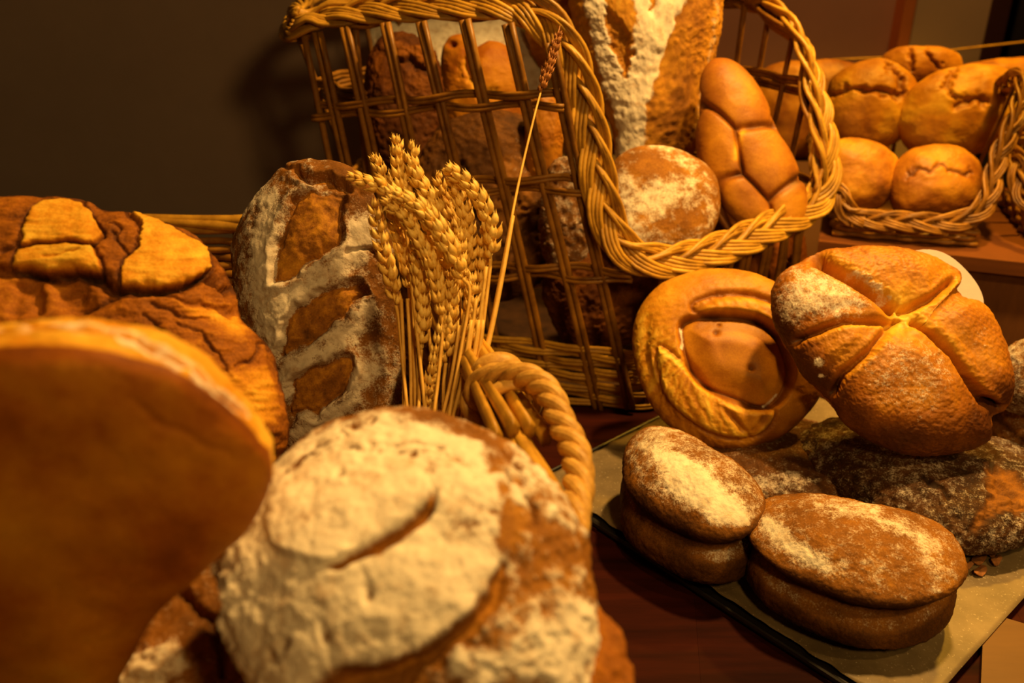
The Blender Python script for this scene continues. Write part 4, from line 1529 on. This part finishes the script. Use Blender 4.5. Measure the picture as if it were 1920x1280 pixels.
def build_ear(name, pts, mat, parent, size=1.0, seed=0):
    """pts from base to tip"""
    rs = np.random.RandomState(seed)
    step = 0.0064 * size
    p, L = resample(catmull(pts, 10), 3)
    n = max(8, int(L / step))
    p, L = resample(catmull(pts, 10), n)
    face = nz(CAM - p[n // 2])
    face = nz(face + 0.5 * rs.normal(size=3))
    tg, o_, b_ = frames(p, np.tile(face, (n, 1)))
    mb = MB()
    mb.tube(p, 0.0012 * size, 6, tone=0.5)
    for i in range(n):
        t = i / (n - 1)
        sz = size * np.interp(t, [0, 0.12, 0.5, 0.85, 1], [0.75, 1, 1, 0.85, 0.62]) * 0.0190
        side = 1 if i % 2 else -1
        for (sa, fa, ln) in ((1.0, 0.10, 1.0), (0.75, 0.75, 0.92), (0.75, -0.75, 0.92), (0.25, 1.0, 0.85)):
            if t > 0.97 and fa == 0.15: sa = 0.2
            outv = nz(b_[i] * side * sa + o_[i] * fa + 0.12 * rs.normal(size=3))
            open_ = 0.36 + 0.18 * rs.rand()
            ax = nz(tg[i] * cos(open_) + outv * sin(open_))
            zz = nz(outv - ax * np.dot(outv, ax))
            yy = np.cross(zz, ax)
            s_ = sz * ln * (0.9 + 0.2 * rs.rand())
            V = p[i] + outv * 0.0016 * size + (HV[:, :1] * ax + HV[:, 1:2] * yy + HV[:, 2:] * zz) * s_
            mb.add(V, HQ, HT, tone=0.9 * rs.rand())
    for k in range(3):
        ax = nz(tg[-1] + 0.35 * rs.normal(size=3))
        zz = nz(np.cross(ax, [0.3, 0.5, 0.8]))
        yy = np.cross(zz, ax)
        mb.add(p[-1] + (HV[:, :1] * ax + HV[:, 1:2] * yy + HV[:, 2:] * zz) * 0.012 * size, HQ, HT, tone=0.7)
    return mb.build(name, mat, parent)


WH = [
    # ear path from tip to base (px), foot px, depth, size, label
    ([(667, 333), (697, 346), (728, 357), (748, 385), (757, 425)], (800, 800), 0.985, 1.0, 'wheat stalk whose ear bends furthest left, over the scored loaf'),
    ([(730, 382), (762, 412), (787, 455), (808, 497), (821, 545), (826, 590)], (812, 810), 0.960, 0.95, 'front wheat stalk with a slim long ear curving down through the middle'),
    ([(744, 270), (746, 305), (754, 345), (768, 385), (778, 420)], (822, 800), 1.010, 1.0, 'wheat stalk with the topmost upright ear'),
    ([(752, 368), (790, 392), (822, 428), (850, 478), (868, 522)], (838, 815), 0.955, 1.15, 'front wheat stalk with the fattest pale ear in the bunch middle'),
    ([(775, 283), (773, 310), (790, 345), (812, 378), (828, 410)], (848, 800), 1.005, 1.05, 'wheat stalk with the ear just right of the topmost one'),
    ([(706, 302), (718, 330), (728, 352), (742, 385), (752, 430)], (790, 800), 1.030, 0.9, 'wheat stalk with a ragged upper left ear behind the bent ones'),
    ([(822, 338), (834, 376), (848, 415), (856, 455)], (860, 800), 1.030, 0.95, 'short wheat ear rising behind the gap in the bunch centre'),
    ([(845, 328), (860, 366), (874, 415), (879, 465), (875, 520)], (862, 812), 1.000, 1.0, 'wheat stalk with an ear second from the right edge of the bunch'),
    ([(850, 320), (882, 350), (910, 392), (924, 440), (920, 485)], (882, 805), 0.985, 1.05, 'wheat stalk with the rightmost arching ear'),
    ([(702, 390), (710, 430), (722, 482), (734, 530), (742, 572)], (766, 800), 0.985, 1.0, 'wheat stalk with the lower leftmost ear against the scored loaf'),
    ([(735, 402), (748, 445), (762, 490), (769, 540)], (780, 800), 0.995, 0.95, 'wheat stalk with a shaded ear beside the lower leftmost one'),
    ([(778, 460), (786, 510), (792, 565), (792, 620), (790, 655)], (784, 805), 0.975, 1.0, 'wheat stalk with a long low ear in the shaded left part of the bunch'),
    ([(835, 590), (824, 640), (814, 690), (806, 735), (800, 780)], (798, 830), 0.965, 0.85, 'wheat stalk with the lowest ear, reaching down to the floured loaf'),
    ([(846, 540), (846, 590), (841, 635), (836, 680)], (830, 815), 0.965, 0.95, 'wheat stalk with a low ear left of the stems fan'),
    ([(882, 520), (884, 560), (879, 610), (872, 650)], (858, 815), 0.975, 0.9, 'wheat stalk with a low small ear near the right stems'),
    ([(908, 440), (906, 490), (900, 540), (894, 575)], (872, 810), 1.000, 0.95, 'wheat stalk with a shaded ear tucked under the rightmost arching one'),
    ([(800, 400), (815, 450), (838, 500), (846, 540)], (836, 805), 0.990, 1.0, 'wheat stalk with an ear mostly hidden behind the fat pale ear'),
    ([(862, 440), (864, 480), (858, 530), (850, 575)], (848, 810), 0.990, 0.95, 'wheat stalk with an ear hidden under the second ear from the right'),
]
for k, (ear, ft, d, sz, lab) in enumerate(WH):
    base = ear[-1]
    e3 = np.array([P(x, y, d) for x, y in ear[::-1]])
    f3 = P(ft[0], ft[1], d - 0.03)
    dirn = nz(e3[0] - e3[1])
    foot3 = f3 + np.array([0, 0.0, -0.10])
    st = catmull([foot3, f3, (f3 + e3[0]) / 2 + 0.01 * dirn, e3[0] + dirn * 0.02, e3[0]], 6)
    root = empty('wheat_stalk', foot3)
    tag(root, lab, 'wheat', 'dried wheat stalks in the bunch')
    mb = MB()
    mb.tube(st, 0.0021, 7, tone=0.3 + 0.5 * random.random())
    mb.build('stem', M_STRAW, root)
    build_ear('ear', e3, M_GRAIN, root, sz, 100 + k)
# earless straws in the bunch
ST = [((752, 560), (758, 800), 0.985, 'plain straw, leftmost stem of the wheat bunch'), ((764, 560), (772, 800), 0.99, 'plain straw second from the left edge of the wheat bunch'),
      ((862, 610), (826, 812), 0.955, 'front plain straw slanting down left of the stems fan'), ((872, 590), (840, 812), 0.955, 'front plain straw in the middle of the stems fan'),
      ((893, 560), (852, 815), 0.95, 'front plain straw slanting from the right ear to the fan foot'), ((912, 500), (868, 812), 0.955, 'long plain straw along the right of the wheat bunch'),
      ((905, 560), (886, 812), 0.965, 'plain straw just inside the tall single stalk')]
ST += [((870, 640), (833, 812), 0.948, 'front plain straw touching the long one at the fan middle'), ((884, 600), (846, 812), 0.946, 'frontmost pale straw of the stems fan'),
       ((898, 600), (862, 812), 0.948, 'front plain straw right of the frontmost pale one'), ((906, 600), (874, 812), 0.95, 'front plain straw next to the bunch right edge')]
for (a, ft, d, lab) in ST:
    mb = MB()
    mb.tube(catmull([P(ft[0], ft[1], d - 0.02) + [0, 0, -0.09], P(ft[0], ft[1], d - 0.02), P((a[0] + ft[0]) / 2 + 2, (a[1] + ft[1]) / 2, d - 0.01), P(a[0], a[1], d)], 6), 0.0022, 7, tone=0.4 + 0.4 * random.random())
    o = mb.build('straw', M_STRAW)
    tag(o, lab, 'straw', 'plain straws in the wheat bunch')
# the tall lone stalk
ear = [(1046, 68), (1036, 100), (1026, 135), (1014, 172)]
d = 1.0
e3 = np.array([P(x, y, d + 0.12) for x, y in ear[::-1]])
root = empty('wheat_stalk', P(888, 790, 0.96) + [0, 0, -0.08])
tag(root, 'tall single wheat stalk with a small dark ear, rising past the basket rim', 'wheat')
st = catmull([P(888, 790, 0.96) + [0, 0, -0.08], P(888, 790, 0.96), P(905, 690, 0.98), P(940, 510, 1.01), P(972, 345, 1.06), P(1000, 225, 1.10), e3[0]], 8)
mb = MB()
mb.tube(st, np.linspace(0.0024, 0.0014, len(st)), 8, tone=0.55)
mb.build('stem', M_STRAW, root)
mb = MB()
q = catmull([P(902, 700, 0.965), P(925, 600, 0.98), P(945, 500, 0.995), P(962, 405, 1.02)], 6)
mb.tube(q, np.linspace(0.0036, 0.0024, len(q)), 8, tone=0.75)
mb.build('leaf_sheath', M_STRAW, root)
build_ear('ear', e3, M_GRAIN_D, root, 0.72, 300)
mb = MB()
mb.tube(np.array([e3[-1], P(1047, 60, d + 0.12), P(1050, 48, d + 0.12)]), [0.0018, 0.0012, 0.0006], 6, tone=0.4)
mb.build('awn', M_GRAIN_D, root)

# ------------------------------------------------------------------ wooden riser with the far baskets
RZ = 0.235
ra = G(1535, 452, RZ)
rb = G(1925, 493, RZ)
rd = nz(rb - ra)
rn = np.array([-rd[1], rd[0], 0])
if rn[1] < 0: rn = -rn
LR = 1.3
rise = empty('wooden_riser', (ra + rd * LR / 2) * [1, 1, 0] + [0, 0, 0.0005])
tag(rise, 'brown wooden riser shelf behind the star loaf, carrying the far baskets', 'shelf')


def obox(mb, o3, u3, v3, w3, tone=0.5):
    V = np.array([o3 + a * u3 + b_ * v3 + c * w3 for c in (0, 1) for b_ in (0, 1) for a in (0, 1)])
    mb.add(V, [[0, 2, 3, 1], [4, 5, 7, 6], [0, 1, 5, 4], [2, 6, 7, 3], [0, 4, 6, 2], [1, 3, 7, 5]], tone=tone)


b = MB()
obox(b, ra - rd * 0.0 - [0, 0, 0.028], rd * LR, rn * 0.62, UP * 0.028, 0.8)
b.build('shelf_top', wood_mat('riser_edge_wood', (0.07, 0.022, 0.005), (0.20, 0.065, 0.014), (3, 3, 40), 0.45, 0.1), rise, smooth=False)
for k in range(5):
    b = MB()
    wdt = 0.285
    obox(b, ra * [1, 1, 0] + rd * (0.012 + k * wdt * 0.9) + rn * 0.02 + [0, 0, 0.001], rd * (wdt * 0.9 - 0.004), rn * 0.02, UP * (RZ - 0.030), 0.3 + 0.1 * (k % 3))
    b.build('front_plank', M_RISER, rise, smooth=False)
b = MB()
obox(b, ra * [1, 1, 0] + rd * 0.012 + rn * 0.56 + [0, 0, 0.001], rd * (LR - 0.03), rn * 0.02, UP * (RZ - 0.030), 0.3)
b.build('back_plank', M_RISER, rise, smooth=False)


def far_basket(p_l, p_r, dep, hf, hb, lab, side_left=True):
    """low front, high back; p_l, p_r front base corners on the riser"""
    u3 = nz(p_r - p_l)
    v3 = np.array([-u3[1], u3[0], 0])
    if v3[1] < 0: v3 = -v3
    Lf = np.linalg.norm(p_r - p_l)
    bk = empty('bun_basket', (p_l + p_r) / 2 + v3 * dep / 2 + [0, 0, 0.0015])
    tag(bk, lab, 'basket')
    z = RZ

    def at(a, d_, h): return p_l * [1, 1, 0] + u3 * a + v3 * d_ + UP * (z + h)
    path = [at(0.03, -0.01, hf), at(Lf * 0.5, -0.014, hf), at(Lf - 0.05, -0.01, hf + 0.004), at(Lf + 0.005, 0.01, hf + 0.04), at(Lf + 0.02, 0.06, hf + (hb - hf) * 0.45), at(Lf + 0.05, 0.12, hf + (hb - hf) * 0.8),
            at(Lf + 0.06, dep * 0.6, hb), at(Lf + 0.04, dep, hb * 0.8), at(Lf * 0.5, dep + 0.02, hb * 0.5), at(-0.04, dep, hb * 0.5), at(-0.05, dep * 0.6, hb * 0.5), at(-0.05, 0.12, hf + (hb - hf) * 0.4), at(-0.04, 0.06, hf + (hb - hf) * 0.2),
            at(-0.005, 0.01, hf + 0.04)]
    rim = catmull(path, 8, True)
    rim = np.vstack([rim, rim[:3]])
    c_ = at(Lf / 2, dep / 2, 0)
    o_ = rim - c_
    o_[:, 2] = 0
    o_ /= np.linalg.norm(o_, axis=1)[:, None]
    mb = MB()
    plait(mb, rim, o_ + [0, 0, 0.5], 0.032, 0.016, 0.26, 0.0036, 5, 3, sub=20, seed=8)
    mb.build('rim', M_WICKER, bk)
    lp_ = catmull([at(0, 0, 0), at(Lf, 0, 0), at(Lf, dep, 0), at(0, dep, 0)], 1, True)
    lp_, L_ = resample(lp_, 120, True)
    s_ = np.linspace(0, L_, 120, endpoint=False)
    mb = MB()
    ro = lp_ - c_
    ro[:, 2] = 0
    ro /= np.linalg.norm(ro, axis=1)[:, None]
    for k in range(max(3, int(hf / 0.0125))):
        q_ = lp_ + ro * (0.005 * np.cos(2 * pi * s_ / L_ * 18 + pi * (k % 2)))[:, None]
        q_[:, 2] = z + 0.0075 + k * 0.0115
        mb.tube(q_, 0.0056, 6, True, tone=0.2 + 0.6 * random.random())
    mb.build('woven_side', M_WICKER, bk)
    for (a, d_) in [(t * Lf, dep) for t in (0.05, 0.2, 0.35, 0.5, 0.65, 0.8, 0.95)] + [(0, t * dep) for t in (0.35, 0.6, 0.85)] + [(Lf, t * dep) for t in (0.12, 0.35, 0.6, 0.85)]:
        tp = rim[np.hypot(*(rim[:, :2] - at(a, d_, 0)[:2]).T).argmin()]
        mb = MB()
        mb.tube(np.array([at(a, d_, 0.004), tp]), 0.005, 6, tone=0.4)
        mb.build('stake', M_WICKER, bk)
    mb = MB()
    obox(mb, at(0, 0, 0.003), u3 * Lf, v3 * dep, UP * 0.006, 0.3)
    mb.build('woven_bottom', M_WICKER, bk, smooth=False)
    return at, Lf


fl_ = G(1565, 443, RZ)
fr_ = G(1845, 466, RZ)
far_basket(fl_, fr_ - 0.02 * nz(fr_ - fl_), 0.36, 0.048, 0.31, 'wicker basket of orange buns on the riser, far right background')
gl_ = G(1950, 475, RZ)
gr_ = gl_ + (fr_ - fl_)
far_basket(gl_, gr_, 0.36, 0.048, 0.31, 'second wicker basket cut off by the right edge of the view, beside the bun basket')


def feat_bun(cuts, tn=0.0, dk=0.25):
    def f(x):
        for pts, w_, dp in cuts:
            d, s_, a = dline(x.wx, x.wy, pts)
            g = np.exp(-(d / w_) ** 2) * x.face
            x.disp -= dp * g
            x.tone -= 0.25 * g
        x.tone += tn + 0.08 * x.n1
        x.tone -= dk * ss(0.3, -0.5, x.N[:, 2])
    return f


BUN = [((1620, 195), 1.98, [(1545, 190), (1560, 145), (1610, 116), (1670, 114), (1712, 150), (1722, 200), (1700, 250), (1640, 282), (1580, 275), (1550, 240)],
        [([(1552, 178), (1600, 165), (1650, 168), (1690, 180)], 7, 0.012), ([(1668, 116), (1688, 140), (1695, 175)], 6, 0.012)], 0.08, 'scored orange bun at the left of the far basket, upper row'),
       ((1795, 210), 1.94, [(1683, 230), (1700, 175), (1745, 140), (1800, 125), (1870, 125), (1915, 155), (1930, 210), (1890, 270), (1800, 292), (1720, 288)],
        [([(1790, 195), (1830, 185), (1860, 190)], 8, 0.012), ([(1790, 130), (1770, 160), (1790, 180)], 6, 0.008)], 0.14, 'largest bright yellow bun in the far basket, upper right'),
       ((1730, 120), 2.10, [(1650, 120), (1670, 95), (1715, 90), (1770, 95), (1800, 118), (1790, 160), (1720, 180), (1660, 160)], [([(1705, 92), (1712, 130)], 5, 0.01), ([(1740, 95), (1756, 125)], 5, 0.01)], 0.0,
        'reddish orange bun topping the far basket behind the two large ones'),
       ((1610, 325), 1.84, [(1540, 320), (1552, 275), (1590, 260), (1640, 268), (1680, 300), (1682, 350), (1650, 390), (1580, 395), (1545, 370)], [], 0.0, 'smooth orange bun at the lower left of the far basket'),
       ((1755, 345), 1.80, [(1668, 350), (1685, 300), (1730, 275), (1785, 275), (1830, 300), (1842, 350), (1830, 395), (1755, 410), (1685, 400)], [([(1700, 325), (1760, 312), (1820, 325)], 5, 0.004)], 0.0,
        'round bun at the lower middle of the far basket, greenish brown below')]
for k, (c, d, ol, cuts, tn, lab) in enumerate(BUN):
    loaf('bread_bun', lab, 'bun', c, d, ndir(30), ol, 0.055, 0.06, feat_bun(cuts, tn), N=60, mat=M_GOLD, tone=0.62, seed=200 + 10 * k, group='buns in the far basket')
loaf('long_bun', 'long orange bun at the back left of the far basket', 'bun', (1500, 175), 2.14, ndir(30), [(1400, 180), (1430, 128), (1500, 113), (1600, 118), (1640, 160), (1600, 270), (1500, 300), (1430, 270)], 0.04, 0.06,
     feat_bun([], -0.02), N=50, mat=M_GOLD, tone=0.58, seed=300)
loaf('long_bun', 'orange bun behind the yellow one at the right edge of the far basket', 'bun', (1900, 150), 2.10, ndir(30), [(1800, 130), (1850, 114), (1920, 108), (1990, 125), (2000, 200), (1900, 230), (1820, 200)], 0.04, 0.06,
     feat_bun([], -0.06), N=50, mat=M_GOLD, tone=0.55, seed=310)
# thin cord strung across behind the far basket
mb = MB()
q = catmull([W(1560, 112, 2.6), W(1700, 105, 2.6), W(1800, 92, 2.6), W(1960, 74, 2.6)], 6)
mb.tube(q, 0.003, 6, tone=0.6)
e_ = q[-1]
o = mb.build('hanging_cord', M_WICKER_L)
tag(o, 'thin pale cord stretched behind the far buns towards the right edge', 'cord')
